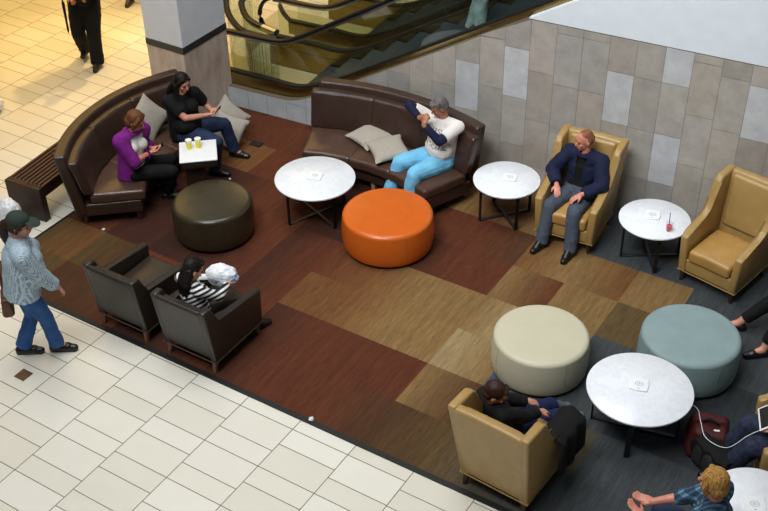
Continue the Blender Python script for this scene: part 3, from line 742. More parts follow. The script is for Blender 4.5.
# ------------------------------------------------------------------ people
def ring_frame(d):
    d = d.normalized(); a = V((0, 0, 1)) if abs(d.z) < .9 else V((1, 0, 0))
    s = d.cross(a).normalized(); return s, s.cross(d).normalized()
class Prims:
    def __init__(s): s.bm = bmesh.new()
    def _rings(s, rings, pole0, pole1, n):
        R = [[s.bm.verts.new(p) for p in r] for r in rings]
        for A, B in zip(R, R[1:]):
            for i in range(n): s.bm.faces.new((A[i], A[(i + 1) % n], B[(i + 1) % n], B[i]))
        for r, pole, f in ((R[0], pole0, 1), (R[-1], pole1, 0)):
            if pole is None: s.bm.faces.new(r if not f else r[::-1])
            else:
                v = s.bm.verts.new(pole)
                for i in range(n): s.bm.faces.new((v, r[(i + 1) % n], r[i]) if f else (v, r[i], r[(i + 1) % n]))
    def cap(s, a, b, ra, rb, f0=False, f1=False, sx=1.0, side=None, n=14):
        """tapered capsule; f0/f1 give it a flat end; sx widens it along the direction side"""
        a, b = V(a), V(b); d = b - a
        if d.length < 1e-5: d = V((0, 0, 1e-4))
        dn = d.normalized()
        if side is not None: sd = (V(side) - dn * V(side).dot(dn)).normalized(); up = sd.cross(dn)
        else: sd, up = ring_frame(dn)
        ring = lambda c, r: [c + (sd * cos(2 * pi * i / n) * sx + up * sin(2 * pi * i / n)) * r for i in range(n)]
        rg = []
        if not f0:
            for t in (70, 40, 15): rg.append(ring(a - dn * ra * sin(radians(t)), ra * cos(radians(t))))
        rg.append(ring(a, ra)); rg.append(ring(a.lerp(b, .5), (ra + rb) / 2)); rg.append(ring(b, rb))
        if not f1:
            for t in (15, 40, 70): rg.append(ring(b + dn * rb * sin(radians(t)), rb * cos(radians(t))))
        s._rings(rg, None if f0 else a - dn * ra, None if f1 else b + dn * rb, n); return s
    def ell(s, c, r, M=None, n=18):
        c = V(c); rg = []
        m = 9
        f = lambda p: c + ((M @ p) if M else p)
        for j in range(1, m):
            t = -pi / 2 + pi * j / m
            rg.append([f(V((r[0] * cos(t) * cos(2 * pi * i / n), r[1] * cos(t) * sin(2 * pi * i / n), r[2] * sin(t)))) for i in range(n)])
        s._rings(rg, f(V((0, 0, -r[2]))), f(V((0, 0, r[2]))), n); return s
    def chain(s, pts, rs, f0=False, f1=False, sx=1.0, side=None):
        for i in range(len(pts) - 1): s.cap(pts[i], pts[i + 1], rs[i], rs[i + 1], f0 and i == 0, f1 and i == len(pts) - 2, sx, side)
        return s
    def mesh(s, name, mat, parent, voxel=.01, smooth_it=3, disp=0, dfreq=9, fine=0, cut=None):
        me = bpy.data.meshes.new(name); bmesh.ops.recalc_face_normals(s.bm, faces=s.bm.faces); s.bm.to_mesh(me); s.bm.free()
        o = bpy.data.objects.new(name, me); COL.objects.link(o)
        m = o.modifiers.new('r', 'REMESH'); m.mode = 'VOXEL'; m.voxel_size = voxel; m.adaptivity = 0
        if smooth_it:
            q = o.modifiers.new('s', 'SMOOTH'); q.factor = .5; q.iterations = smooth_it
        dg = bpy.context.evaluated_depsgraph_get()
        m2 = bpy.data.meshes.new_from_object(o.evaluated_get(dg)); o.modifiers.clear(); o.data = m2; m2.name = name
        bpy.data.meshes.remove(me)
        if disp:
            nr = [v.normal.copy() for v in m2.vertices]
            for v, nn in zip(m2.vertices, nr):
                v.co += nn * disp * (noise.noise(v.co * dfreq) + .5 * noise.noise(v.co * dfreq * 2.3) + .15)
        if fine:
            nr = [v.normal.copy() for v in m2.vertices]
            for v, nn in zip(m2.vertices, nr): v.co += nn * fine * noise.noise(V((v.co.x * 90, v.co.y * 90, v.co.z * 14)))
        m2.materials.clear(); m2.materials.append(mat)
        for p in m2.polygons: p.use_smooth = True
        if parent: o.parent = parent
        return o
def ik(a, t, l1, l2, pole):
    a, t = V(a), V(t); d = t - a; L = min(d.length, (l1 + l2) * .995); dn = d.normalized(); t = a + dn * L
    x = (l1 * l1 - l2 * l2 + L * L) / (2 * L); h = sqrt(max(0, l1 * l1 - x * x))
    p = V(pole); p = (p - dn * p.dot(dn)).normalized()
    return a + dn * x + p * h, t
def person(loc, heading, label, o):
    """local frame: +y forward, +x the person's right, z up; origin on the floor below the pelvis"""
    o = dict(o); c_, s_ = cos(radians(heading - 90)), sin(radians(heading - 90))
    for key in list(o):
        if key[0] == 'w' and key[1:] in ('footL', 'footR', 'handL', 'handR'):
            p = V(o[key]) - V((loc[0], loc[1], 0)); o[key[1:]] = (p.x * c_ + p.y * s_, -p.x * s_ + p.y * c_, p.z)
    g = o.get; S = g('scale', 1.0); fat = g('fat', 1.0)
    P0 = V((0, 0, g('hip', .93)))
    ln, sd = radians(g('lean', 0)), radians(g('side', 0))
    sp = V((sin(sd), sin(ln), cos(ln) * cos(sd))).normalized()
    bend = radians(g('bend', 0)); sp2 = V((sp.x, sin(ln + bend), cos(ln + bend))).normalized()
    tw = radians(g('twist', 0)); rt = V((cos(tw), sin(tw), 0)); rt = (rt - sp2 * rt.dot(sp2)).normalized(); ft = sp2.cross(rt)
    waist = P0 + sp * .17 * S; chest = waist + (sp + sp2).normalized() * .16 * S; neck = chest + sp2 * .17 * S
    sw = g('shoulder', .185) * S
    sh = {s: neck - sp2 * .045 * S + rt * s * sw for s in (-1, 1)}
    hip = {s: P0 + V((s * .085 * S, 0, -.01)) for s in (-1, 1)}
    thigh, shin, ua, fa = .44 * S, .43 * S, .285 * S, .25 * S
    knee, ank, elb, wri = {}, {}, {}, {}
    for s, key in ((-1, 'L'), (1, 'R')):
        f = V(g('foot' + key, (s * .1, .0, .0)))
        ank0 = f + V((0, -.0, .085 * S))
        knee[s], ank[s] = ik(hip[s], ank0, thigh, shin, g('kpole' + key, (s * .12, 1, .4)))
        h = V(g('hand' + key, (s * .25, .05, P0.z - .05)))
        elb[s], wri[s] = ik(sh[s], h, ua, fa, g('epole' + key, (s * .6, -.6, -.6)))
    hy, hp, ht = radians(g('hyaw', 0)), radians(g('hpitch', 0)), radians(g('htilt', 0))
    Hm = Matrix.Rotation(hy, 3, 'Z') @ Matrix.Rotation(-hp, 3, 'X') @ Matrix.Rotation(ht, 3, 'Y')
    nk = (sp2 * .6 + Hm @ V((0, 0, 1)) * .5).normalized()
    HS = g('head', 1.0)
    hc = neck + nk * .155 * S + Hm @ V((0, .02, .02))
    skm = o['skin']
    toe = {}
    for s, key in ((-1, 'L'), (1, 'R')):
        fd = g('toe' + key, g('toe', None)); fd = V(fd) if fd else V((s * .15, 1, 0)); toe[s] = fd.normalized()
    # ---- body: one continuous surface
    B = Prims()
    wv = fat
    B.ell(P0 + V((0, 0, .01)), (.155 * S * wv, .115 * S * wv, .11 * S)).cap(P0, waist, .115 * S * wv, .105 * S * wv, sx=1.25, side=rt).cap(waist, chest, .105 * S * wv, .112 * S * (1 + (wv - 1) * .6), sx=1.3, side=rt)
    B.cap(chest, neck - sp2 * .05, .112 * S * (1 + (wv - 1) * .6), .075 * S, sx=1.3, side=rt).cap(sh[-1] + rt * .02, sh[1] - rt * .02, .058 * S, .058 * S)
    if g('female'):
        for s in (-1, 1): B.ell(chest + rt * s * .075 * S + ft * .085 * S * (1 + (wv - 1) * .6) + sp2 * .02, (.062 * wv, .055 * wv, .06 * wv))
    if fat > 1.08: B.ell(waist + ft * .05 - sp * .02, (.16 * fat, .12 * fat, .13))
    B.cap(neck - sp2 * .04, hc - Hm @ V((0, .02, .05)), .062 * S, .052 * S)
    # head
    def H(p): return hc + (Hm @ V(p)) * HS
    B.ell(H((0, -.008, .022)), (.074 * HS, .094 * HS, .092 * HS), Hm).ell(H((0, .026, -.045)), (.056 * HS, .062 * HS, .062 * HS), Hm)
    B.ell(H((0, .058, -.088)), (.026 * HS, .024 * HS, .022 * HS), Hm)
    B.cap(H((0, .084, .012)), H((0, .103, -.022)), .009 * HS, .0135 * HS)
    B.ell(H((0, .088, -.024)), (.018 * HS, .012 * HS, .009 * HS), Hm)
    B.cap(H((-.034, .073, .026)), H((.034, .073, .026)), .012 * HS, .012 * HS)
    B.cap(H((-.016, .083, -.056)), H((.016, .083, -.056)), .009, .009)
    for s in (-1, 1):
        B.ell(H((s * .076, -.008, -.008)), (.009, .020, .032), Hm); B.ell(H((s * .042, .062, -.022)), (.02, .018, .02), Hm)
    # legs, arms
    for s in (-1, 1):
        B.chain([hip[s], hip[s].lerp(knee[s], .5), knee[s], knee[s].lerp(ank[s], .35), ank[s]], [.088 * S * wv, .074 * S * wv, .055 * S, .054 * S, .036 * S])
        B.cap(ank[s], ank[s] + toe[s] * .13 - V((0, 0, .055)), .038, .03).cap(ank[s] - V((0, 0, .03)), ank[s] - toe[s] * .05 - V((0, 0, .045)), .034, .034)
        af = 1 + (wv - 1) * .55
        B.chain([sh[s], sh[s].lerp(elb[s], .5), elb[s], elb[s].lerp(wri[s], .35), wri[s]], [.052 * S * af, .047 * S * af, .039 * S, .038 * S, .026 * S])
    # hands
    for s, key in ((-1, 'L'), (1, 'R')):
        d = V(g('hdir' + key, tuple((wri[s] - elb[s]).normalized()))).normalized()
        pn = V(g('palm' + key, (0, 0, -1))); pn = (pn - d * pn.dot(d))
        pn = pn.normalized() if pn.length > 1e-3 else ring_frame(d)[0]
        sdv = d.cross(pn).normalized() * (1 if s < 0 else -1)   # towards the thumb
        w0 = wri[s]; pc = w0 + d * .045
        Mh = Matrix((sdv, d, pn)).transposed()
        B.cap(w0, w0 + d * .03, .026, .027, sx=1.15, side=sdv)
        B.ell(pc + d * .004, (.040, .052, .017), Mh)
        curl = radians(g('curl' + key, g('curl', 35)))
        for q, (off, L) in enumerate(((.028, .070), (.010, .078), (-.009, .073), (-.027, .058))):
            b0 = w0 + d * .082 + sdv * off; 
            d1 = (d * cos(curl * .5) + pn * sin(curl * .5) + sdv * off * 1.8).normalized(); d2 = (d * cos(curl * 1.3) + pn * sin(curl * 1.3)).normalized(); d3 = (d * cos(curl * 2) + pn * sin(curl * 2)).normalized()
            p1 = b0 + d1 * L * .45; p2 = p1 + d2 * L * .32; p3 = p2 + d3 * L * .22
            B.chain([b0 - d * .03, b0, p1, p2, p3], [.010, .0095, .009, .0082, .0072])
        t0 = w0 + d * .022 + sdv * .026; t1 = t0 + (sdv * .7 + d * .7 + pn * .25).normalized() * .036; t2 = t1 + (sdv * .25 + d * .9 + pn * .4).normalized() * .03
        B.chain([t0 - sdv * .015, t0, t1, t2], [.014, .0135, .0105, .0085])
    body = B.mesh('person', skm, None, voxel=.0065, smooth_it=2)
    body.location = (loc[0], loc[1], g('z', 0)); body.rotation_euler = (0, 0, radians(heading - 90))
    tag(body, label, 'person')
    # ---- face pieces
    for s in (-1, 1):
        E_ = Prims().ell(H((s * .031, .079, .004)), (.0135 * HS, .0085 * HS, .0075 * HS), Hm); E_.mesh('eye', simple('eye_white', rgb(70, 60, 56), .2), body, .0022, 0)
        Prims().cap(H((s * .018, .086, .026)), H((s * .046, .078, .027)), .004, .003).mesh('eyebrow', o.get('brow', o['hairm']), body, .0022, 0)
    Prims().cap(H((-.017, .091, -.057)), H((.017, .091, -.057)), .0055, .0055).mesh('lips', simple('lip_tone', rgb(150, 78, 70), .4), body, .0022, 0)
    # ---- hair
    hs, hm = g('hair', 'short'), o['hairm']
    if hs:
        A = Prims()
        if hs == 'balding':
            A.ell(H((0, -.036, .012)), (.083, .080, .076), Hm).ell(H((0, -.020, .060)), (.068, .080, .058), Hm)
        elif hs == 'short':
            A.ell(H((0, -.022, .036)), (.083, .094, .090), Hm).ell(H((0, -.045, -.012)), (.078, .07, .065), Hm).ell(H((0, .05, .083)), (.055, .035, .025), Hm)
        elif hs == 'bob':
            A.ell(H((0, -.020, .036)), (.092, .10, .094), Hm).ell(H((0, -.045, -.03)), (.092, .076, .085), Hm)
            for s in (-1, 1): A.chain([H((s * .055, .035, .075)), H((s * .084, .03, .01)), H((s * .080, .022, -.065))], [.026, .026, .018])
        elif hs in ('long', 'ponytail', 'tied'):
            A.ell(H((0, -.020, .034)), (.087, .098, .093), Hm).ell(H((0, -.045, -.02)), (.083, .07, .07), Hm)
            for s in (-1, 1): A.chain([H((s * .04, .05, .085)), H((s * .078, .02, .03)), H((s * .076, -.01, -.04))], [.02, .02, .016])
            if hs == 'long':
                bk = -ft
                for s in (-1.2, -.4, .4, 1.2): A.chain([H((s * .05, -.06, -.03)), neck + rt * s * .07 + bk * .09 + sp2 * .02, neck + rt * s * .085 + bk * .12 - sp2 * .14, neck + rt * s * .07 + bk * .12 - sp2 * .24], [.045, .05, .042, .018])
                for s in (-1, 1): A.chain([H((s * .078, -.01, -.03)), neck + rt * s * .09 + ft * .04, neck + rt * s * .10 + ft * .085 - sp2 * .11], [.03, .032, .014])
            elif hs == 'ponytail': A.chain([H((0, -.10, .03)), H((0, -.15, -.03)), H((.01, -.15, -.13)), H((.01, -.13, -.24))], [.034, .045, .038, .012])
            else: A.ell(H((0, -.115, .03)), (.045, .042, .042), Hm)
        A.mesh('hair', hm, body, .006, 2, .0025 if hs == 'bob' else .004, 24, .002)
    # ---- top
    def torso(A, ex, hem, low=None, neckline=True):
        A.cap(P0 + sp * hem, waist, .122 * S * wv + ex, .110 * S * wv + ex, f0=True, sx=1.28, side=rt).cap(waist, chest, .110 * S * wv + ex, .114 * S * (1 + (wv - 1) * .6) + ex, sx=1.3, side=rt)
        A.cap(chest, neck - sp2 * .055, .114 * S * (1 + (wv - 1) * .6) + ex, .078 * S + ex, sx=1.3, side=rt)
        A.cap(sh[-1] + rt * .02, sh[1] - rt * .02, .058 * S + ex, .058 * S + ex)
        if g('female'):
            for s in (-1, 1): A.ell(chest + rt * s * .075 * S + ft * .085 * S * (1 + (wv - 1) * .6) + sp2 * .02, (.062 * wv + ex, .055 * wv + ex, .06 * wv + ex))
        if fat > 1.08: A.ell(waist + ft * .05 - sp * .02, (.16 * fat + ex, .12 * fat + ex, .13 + ex))
    def sleeve(A, s, ex, t):
        """t = 1 elbow, 2 wrist"""
        af = 1 + (wv - 1) * .55
        if t <= 1: A.cap(sh[s], sh[s].lerp(elb[s], t), .054 * S * af + ex, .050 * S * af + ex, f1=True)
        else:
            A.chain([sh[s], elb[s]], [.054 * S * af + ex, .043 * S + ex]); A.cap(elb[s], elb[s].lerp(wri[s], t - 1), .043 * S + ex, .032 * S + ex * .9, f1=True)
    topo = g('top')
    res = {'body': body, 'neck': neck, 'chest': chest, 'wri': wri, 'elb': elb, 'sh': sh, 'ft': ft, 'rt': rt, 'sp2': sp2, 'knee': knee, 'hc': hc, 'H': H, 'Hm': Hm, 'ank': ank}
    for lay_ in (topo or []):
        nm, mt, ex, hem, sl, dsp = lay_[:6]
        A = Prims()
        if hem is not None: torso(A, ex, hem)
        for s in (-1, 1):
            if sl: sleeve(A, s, ex, sl)
        ob = A.mesh(nm, mt, body, .009, 2, dsp, 8)
        res[nm] = ob
        if len(lay_) > 6: res[nm]['label'] = lay_[6]
    # ---- trousers
    if g('pants'):
        A = Prims(); ex = g('pex', .012)
        A.ell(P0 + V((0, 0, .01)), (.158 * S * wv + ex, .12 * S * wv + ex, .10 * S)).cap(P0, P0 + sp * .10, .122 * S * wv + ex * .6, .116 * S * wv + ex * .6, f1=True, sx=1.28, side=rt)
        fl = g('flare', 0); end = g('pend', .94 if g('flats') else 1.06)
        for s in (-1, 1):
            e = knee[s].lerp(ank[s], end)
            A.chain([hip[s], hip[s].lerp(knee[s], .5), knee[s]], [.092 * S * wv + ex, .080 * S * wv + ex, .064 * S + ex]).chain([knee[s], knee[s].lerp(e, .5), e], [.064 * S + ex, .056 * S + ex + fl * .3, .050 * S + ex + fl], f1=True)
        res['trousers'] = A.mesh('trousers', g('pants'), body, .009, 2, .007, 9)
    # ---- shoes
    if g('shoes'):
        for s in (-1, 1):
            t = toe[s]; side = V((t.y, -t.x, 0)); f0 = ank[s] - V((0, 0, .085 * S))
            dz = V((0, 0, 1)); tz = t.z
            A = Prims(); 
            A.cap(f0 - t * .045 + dz * .040, f0 + t * .10 + dz * .040, .043, .046, sx=1.06, side=side).cap(f0 + t * .09 + dz * .036, f0 + t * .17 + dz * .032, .043, .031, sx=1.12, side=side)
            if not g('flats'): A.cap(f0 + dz * .04, f0 + dz * .12, .046, .047, f1=True).cap(f0 + dz * .10, f0 + t * .10 + dz * .045, .044, .042)
            sh_o = A.mesh('shoe', g('shoes'), body, .006, 2)
            for v in sh_o.data.vertices:
                if tz == 0 and v.co.z < f0.z + .006: v.co.z = f0.z + .006
            A = Prims(); A.cap(f0 - t * .05 + dz * .011, f0 + t * .16 + dz * .011, .036, .034, sx=1.1, side=side)
            so = A.mesh('sole', g('sole', blk), sh_o, .006, 1)
            if tz == 0:
                for v in so.data.vertices: v.co.z = min(max(v.co.z, f0.z + .002), f0.z + .016)
    return res
def cloth(name, c, rough=.85, var=.10, nscale=14, bump=.15, bscale=110): return simple(name, c, rough, 0, var, nscale, bump, bscale, .3)
SK1 = skin('skin_fair', rgb(206, 150, 124)); SK2 = skin('skin_tan', rgb(176, 118, 88)); SK3 = skin('skin_pink', rgb(212, 142, 120))
HB = hairmat('hair_dark', rgb(10, 7, 7), rgb(26, 18, 15)); HBr = hairmat('hair_auburn', rgb(74, 42, 24), rgb(128, 80, 46)); HBl = hairmat('hair_blonde', rgb(112, 70, 26), rgb(204, 156, 80))
HG = hairmat('hair_grey', rgb(66, 62, 62), rgb(128, 122, 120)); HR = hairmat('hair_thin_red', rgb(110, 66, 46), rgb(150, 96, 72)); HDB = hairmat('hair_dark_brown', rgb(34, 20, 15), rgb(66, 40, 30))
denim = cloth('denim_blue', rgb(52, 92, 150), var=.22, nscale=7); denim_d = cloth('denim_dark', rgb(38, 50, 78), var=.2); black_c = cloth('black_cloth', rgb(13, 13, 14)); 
lblue = cloth('light_blue_jeans', rgb(118, 190, 226), var=.12, nscale=8); navy = cloth('navy_cloth', rgb(22, 28, 56), var=.2, nscale=9); navy_m = cloth('navy_melange', rgb(40, 46, 66), var=.5, nscale=26)
greyj = cloth('grey_slacks', rgb(72, 80, 92), var=.15); white_c = cloth('white_cotton', rgb(226, 220, 214), var=.04); purple = cloth('purple_knit', rgb(122, 30, 126), var=.15)
shoe_b = simple('black_shoe_leather', rgb(18, 17, 18), .35)
# pale blue patterned knit
def knit_mat():
    k = NT('blue_white_knit'); co = k.coords('Object')
    w1 = k.n('ShaderNodeTexWave', wave_type='BANDS', bands_direction='X'); k.t.links.new(co, w1.inputs['Vector']); w1.inputs['Scale'].default_value = 26; w1.inputs['Distortion'].default_value = 1.2; w1.inputs['Detail'].default_value = 2
    vo = k.n('ShaderNodeTexVoronoi'); k.t.links.new(co, vo.inputs['Vector']); vo.inputs['Scale'].default_value = 42
    f = k.math('ADD', k.math('MULTIPLY', w1.outputs['Fac'], .6), k.math('MULTIPLY', vo.outputs['Distance'], .6))
    k.t.links.new(k.ramp(f, [(.3, rgb(124, 148, 166)), (.5, rgb(152, 176, 192)), (.75, rgb(190, 206, 216))]), k.b.inputs['Base Color'])
    k.b.inputs['Roughness'].default_value = .95; k.bump(f, .6, .008); return k.m
def stripe_mat():
    k = NT('black_white_stripes'); co = k.coords('Object'); sp = k.t.nodes.new('ShaderNodeSeparateXYZ'); k.t.links.new(co, sp.inputs[0])
    t = k.math('ADD', sp.outputs[2], k.math('MULTIPLY', k.math('ABSOLUTE', sp.outputs[0]), -.65))
    t = k.math('ADD', t, k.math('MULTIPLY', k.noise(co, 5, 2), .03))
    f = k.math('GREATER_THAN', k.math('FRACT', k.math('DIVIDE', t, .052)), .5)
    k.t.links.new(k.mix(f, rgb(14, 14, 16), rgb(226, 226, 226)), k.b.inputs['Base Color']); k.b.inputs['Roughness'].default_value = .85; return k.m
def plaid_mat():
    k = NT('blue_plaid'); co = k.coords('Object'); sp = k.t.nodes.new('ShaderNodeSeparateXYZ'); k.t.links.new(co, sp.inputs[0])
    fz = k.math('GREATER_THAN', k.math('FRACT', k.math('DIVIDE', sp.outputs[2], .06)), .6); fx = k.math('GREATER_THAN', k.math('FRACT', k.math('DIVIDE', k.math('ADD', sp.outputs[0], sp.outputs[1]), .06)), .6)
    f = k.math('MULTIPLY', k.math('ADD', fz, fx), .5)
    k.t.links.new(k.ramp(f, [(.0, rgb(28, 48, 68)), (.5, rgb(52, 84, 108)), (1, rgb(104, 136, 156))]), k.b.inputs['Base Color']); k.b.inputs['Roughness'].default_value = .85; return k.m
knit = knit_mat(); stripes = stripe_mat(); plaid = plaid_mat()

# 1 woman walking
w = person((-7.30, 5.13), 52, 'woman in a dark green cap and pale blue knit cardigan walking on the white tiles', dict(
    skin=SK1, hairm=HDB, hair='ponytail', female=True, scale=1.0, hip=.93, lean=8, hpitch=8, hyaw=-24, fat=1.1,
    wfootL=(-7.52, 5.12, 0), wfootR=(-7.26, 5.32, 0), kpoleL=(0, 1, .2), kpoleR=(0, 1, .2), toe=(.35, 1, 0), whandR=(-7.04, 5.34, .84), handL=(-.26, .05, .84),
    top=[('cardigan', knit, .042, -.07, 1.9, .008)], pants=denim, flare=.02, pex=.008, pend=.97, shoes=shoe_b, flats=True))
A = Prims(); H = w['H']; Hm = w['Hm']
A.ell(H((0, -.016, .060)), (.095, .108, .082), Hm); cap_m = cloth('green_cap_cloth', rgb(44, 54, 48))
A.mesh('cap', cap_m, w['body'], .006, 2)
A = Prims(); A.ell(H((0, .118, .055)), (.078, .075, .010), Hm @ Matrix.Rotation(radians(-12), 3, 'X')); A.mesh('cap_brim', cap_m, w['body'], .005, 1)
sb = empty('handbag', (-7.50, 5.06, .60), 50, 'brown shoulder bag hanging at the walking woman\'s far hip', 'handbag')
bm = bmesh.new(); rbox(bm, .05, .13, .10, .035, 3, 4, 3, lambda p: V((p.x * (1 - p.z * 2), p.y * (1 - p.z * 1.2), p.z + .1))); build('bag_body', bm, leather('brown_bag', rgb(88, 52, 34)), sb)
bm = bmesh.new(); tube(bm, catmull([(0, -.09, .17), (.0, -.06, .38), (.02, .0, .60), (.0, .06, .38), (0, .09, .17)], 6), .009, 6); build('strap', bm, MATS['brown_bag'], sb)

# 2 woman in purple cardigan
w = person((-8.29, 7.66), 40, 'woman in a purple cardigan with short auburn hair, looking at a phone', dict(
    skin=SK3, hairm=HBr, hair='bob', female=True, scale=.97, hip=.50, lean=3, bend=4, twist=-42, hpitch=30, hyaw=-22, fat=1.0,
    wfootL=(-8.32, 8.05, 0), wfootR=(-8.10, 7.95, 0), whandL=(-8.17, 7.86, .70), whandR=(-8.13, 7.78, .70), epoleL=(-.7, -.3, -.6), epoleR=(.8, -.4, -.4), curl=45, palmL=(.4, 0, .8), palmR=(-.4, 0, .8), hdirL=(.2, .9, .1), hdirR=(-.2, .9, .1),
    top=[('shirt', white_c, .012, -.04, 0, .004), ], pants=black_c, pex=.012, shoes=shoe_b, flats=True))
def open_jacket(w, mat, ex, hem, slv, S, wv, openw=.075, name='cardigan', zcut=None, dsp=.007):
    """torso layer, open down the front: faces in the front strip are removed and the edge is thickened"""
    B = w['body']; A = Prims(); P = w
    sp2, rt, ft, neck, chest, sh, elb, wri = P['sp2'], P['rt'], P['ft'], P['neck'], P['chest'], P['sh'], P['elb'], P['wri']
    waist = chest - sp2 * .16; P0 = waist - sp2 * .17
    A.cap(P0 + sp2 * hem, waist, .125 * S * wv + ex, .112 * S * wv + ex, f0=True, sx=1.28, side=rt).cap(waist, chest, .112 * S * wv + ex, .116 * S + ex, sx=1.3, side=rt)
    A.cap(chest, neck - sp2 * .035, .116 * S + ex, .08 * S + ex, sx=1.3, side=rt).cap(sh[-1] + rt * .02, sh[1] - rt * .02, .06 * S + ex, .06 * S + ex)
    for s in (-1, 1):
        A.chain([sh[s], elb[s]], [.057 * S * wv + ex, .047 * S + ex]); A.cap(elb[s], elb[s].lerp(wri[s], slv - 1), .047 * S + ex, .036 * S + ex, f1=True)
    ob = A.mesh(name, mat, B, .009, 2, dsp, 8)
    bm = bmesh.new(); bm.from_mesh(ob.data); dl = []
    for f in bm.faces:
        c = f.calc_center_median(); q = c - chest; x, y, z = q.dot(rt), q.dot(ft), q.dot(sp2)
        if y > .04 and abs(x) < openw + .03 * max(0, z) * 4 and z < .16 and f.normal.dot(ft) > .1: dl.append(f)
        elif z > .12 and hypot(x, y - .02) < .062 and f.normal.dot(sp2) > .2: dl.append(f)
    bmesh.ops.delete(bm, geom=dl, context='FACES')
    bm.to_mesh(ob.data); bm.free()
    m = ob.modifiers.new('thickness', 'SOLIDIFY'); m.thickness = .008; m.offset = -1
    return ob
open_jacket(w, purple, .032, -.06, 1.88, .97, 1.0, .09)
def phone(p, rot, label, col=(20, 20, 24)):
    bm = bmesh.new(); rbox(bm, .036, .072, .0045, .004, 1, 1, 1); o = build('phone', bm, simple('phone_dark', rgb(*col), .2)); o.location = p; o.rotation_euler = [radians(a) for a in rot]; return tag(o, label, 'phone', None)
def toworld(w, p): w['body'].matrix_basis; return w['body'].matrix_basis @ V(p)
hp = (w['wri'][1] + w['wri'][-1]) / 2
phone(toworld(w, hp + V((0, .10, .035))), (35, 0, -40), 'dark phone held by the woman in the purple cardigan')

# 3 woman in black t-shirt
w = person((-8.32, 8.62), 26, 'woman with long dark hair in a black t-shirt and dark jeans, looking at a phone', dict(
    skin=SK1, hairm=HB, hair='long', female=True, scale=.98, hip=.52, lean=-6, bend=10, twist=-42, hpitch=20, hyaw=-38, fat=1.3,
    wfootL=(-8.00, 9.08, 0), wfootR=(-7.95, 8.62, 0), kpoleL=(-.3, 1, .4), kpoleR=(.3, 1, .4), whandL=(-8.06, 8.80, .78), whandR=(-8.04, 8.68, .77), epoleL=(-.9, -.3, -.5), epoleR=(.9, -.5, -.4), curl=45, palmL=(.4, 0, .8), palmR=(-.4, 0, .8), hdirL=(.4, .9, .1), hdirR=(-.2, .9, .1),
    toeL=(.2, 1, 0), top=[('shirt', black_c, .016, -.05, .72, .006)], pants=denim_d, pex=.014, flare=.012, shoes=shoe_b, flats=True))
hp = (w['wri'][1] + w['wri'][-1]) / 2
phone(toworld(w, hp + V((0, .10, .035))), (35, 0, -60), 'dark phone held by the woman in the black t-shirt')

# 4 man with hands to his face
w = person((-5.42, 9.65), 242, 'man in white t-shirt and light blue jeans rubbing his face, on the wall sofa', dict(
    skin=SK2, hairm=HG, hair='short', scale=1.0, hip=.50, lean=-10, bend=8, twist=26, hpitch=28, hyaw=-14, fat=1.12,
    wfootL=(-5.52, 9.10, 0), wfootR=(-5.84, 9.22, 0), kpoleL=(-.2, 1, .9), kpoleR=(.2, 1, .9), handR=(.05, .24, 1.07), handL=(-.06, .25, 1.03), epoleR=(.9, .2, .3), epoleL=(-.6, .4, -.8), curl=80, palmL=(.3, -1, .2), palmR=(-.3, -1, .2), hdirL=(.25, -.4, .8), hdirR=(-.7, -.3, .35),
    top=[('undershirt_sleeves', navy, .010, None, 1.93, .005, 'navy long sleeves under the t-shirt'), ('shirt', white_c, .018, -.05, .75, .006)], pants=lblue, pex=.026, flare=.012, shoes=simple('white_trainer', rgb(190, 190, 190), .5)))
# faded print on the shirt: grey letter shapes over green figures
ch, rtv, spv, ftv = w['chest'], w['rt'], w['sp2'], w['ft']
bmS = bmesh.new(); bmS.from_mesh(w['shirt'].data); bmesh.ops.triangulate(bmS, faces=bmS.faces[:])
from mathutils.bvhtree import BVHTree
bvh = BVHTree.FromBMesh(bmS); bmS.free()
def decal(text, x, z, size, mat, name):
    me = text_mesh(text, size); bm = bmesh.new(); bm.from_mesh(me)
    for v in bm.verts:
        p = ch + rtv * (-(v.co.x) + x) + spv * (v.co.y + z) + ftv * .5
        hit = bvh.ray_cast(p, -ftv, 1.0); v.co = (hit[0] if hit[0] else p - ftv * .35) + ftv * (.003 + v.co.z)
    return build(name, bm, mat, w['shirt'], False)
prg = simple('faded_print_grey', rgb(70, 76, 84), .8); prn = simple('faded_print_green', rgb(112, 150, 112), .8)
decal('VARSITY', 0, .06, .075, prg, 'shirt_lettering'); decal('0 5 0', 0, -.02, .11, prn, 'shirt_figures'); decal('ATHLETIC', 0, -.10, .065, prg, 'shirt_lettering')
# 5 man in navy jacket
w = person((-3.77, 9.86), 266, 'balding man in a navy jacket and grey trousers in a wing chair', dict(
    skin=SK3, hairm=HR, hair='balding', scale=.96, hip=.46, lean=-18, bend=18, hpitch=10, hyaw=-38, fat=1.08, shoulder=.19,
    wfootL=(-3.60, 9.32, 0), wfootR=(-3.93, 9.32, 0), kpoleL=(-.15, 1, .8), kpoleR=(.15, 1, .8), handR=(.16, .24, .63), handL=(-.15, .26, .63), epoleR=(.9, -.4, -.2), epoleL=(-.9, -.4, -.2), curl=25, palmL=(0, 0, -1), palmR=(0, 0, -1), hdirL=(.5, .7, -.3), hdirR=(-.5, .7, -.3),
    toeL=(-.1, 1, 0), toeR=(.1, 1, 0), top=[('shirt', black_c, .012, -.04, 0, .004)], pants=greyj, pex=.022, shoes=shoe_b))
open_jacket(w, navy, .030, -.03, 1.9, .98, 1.08, .045, 'jacket', dsp=.012)
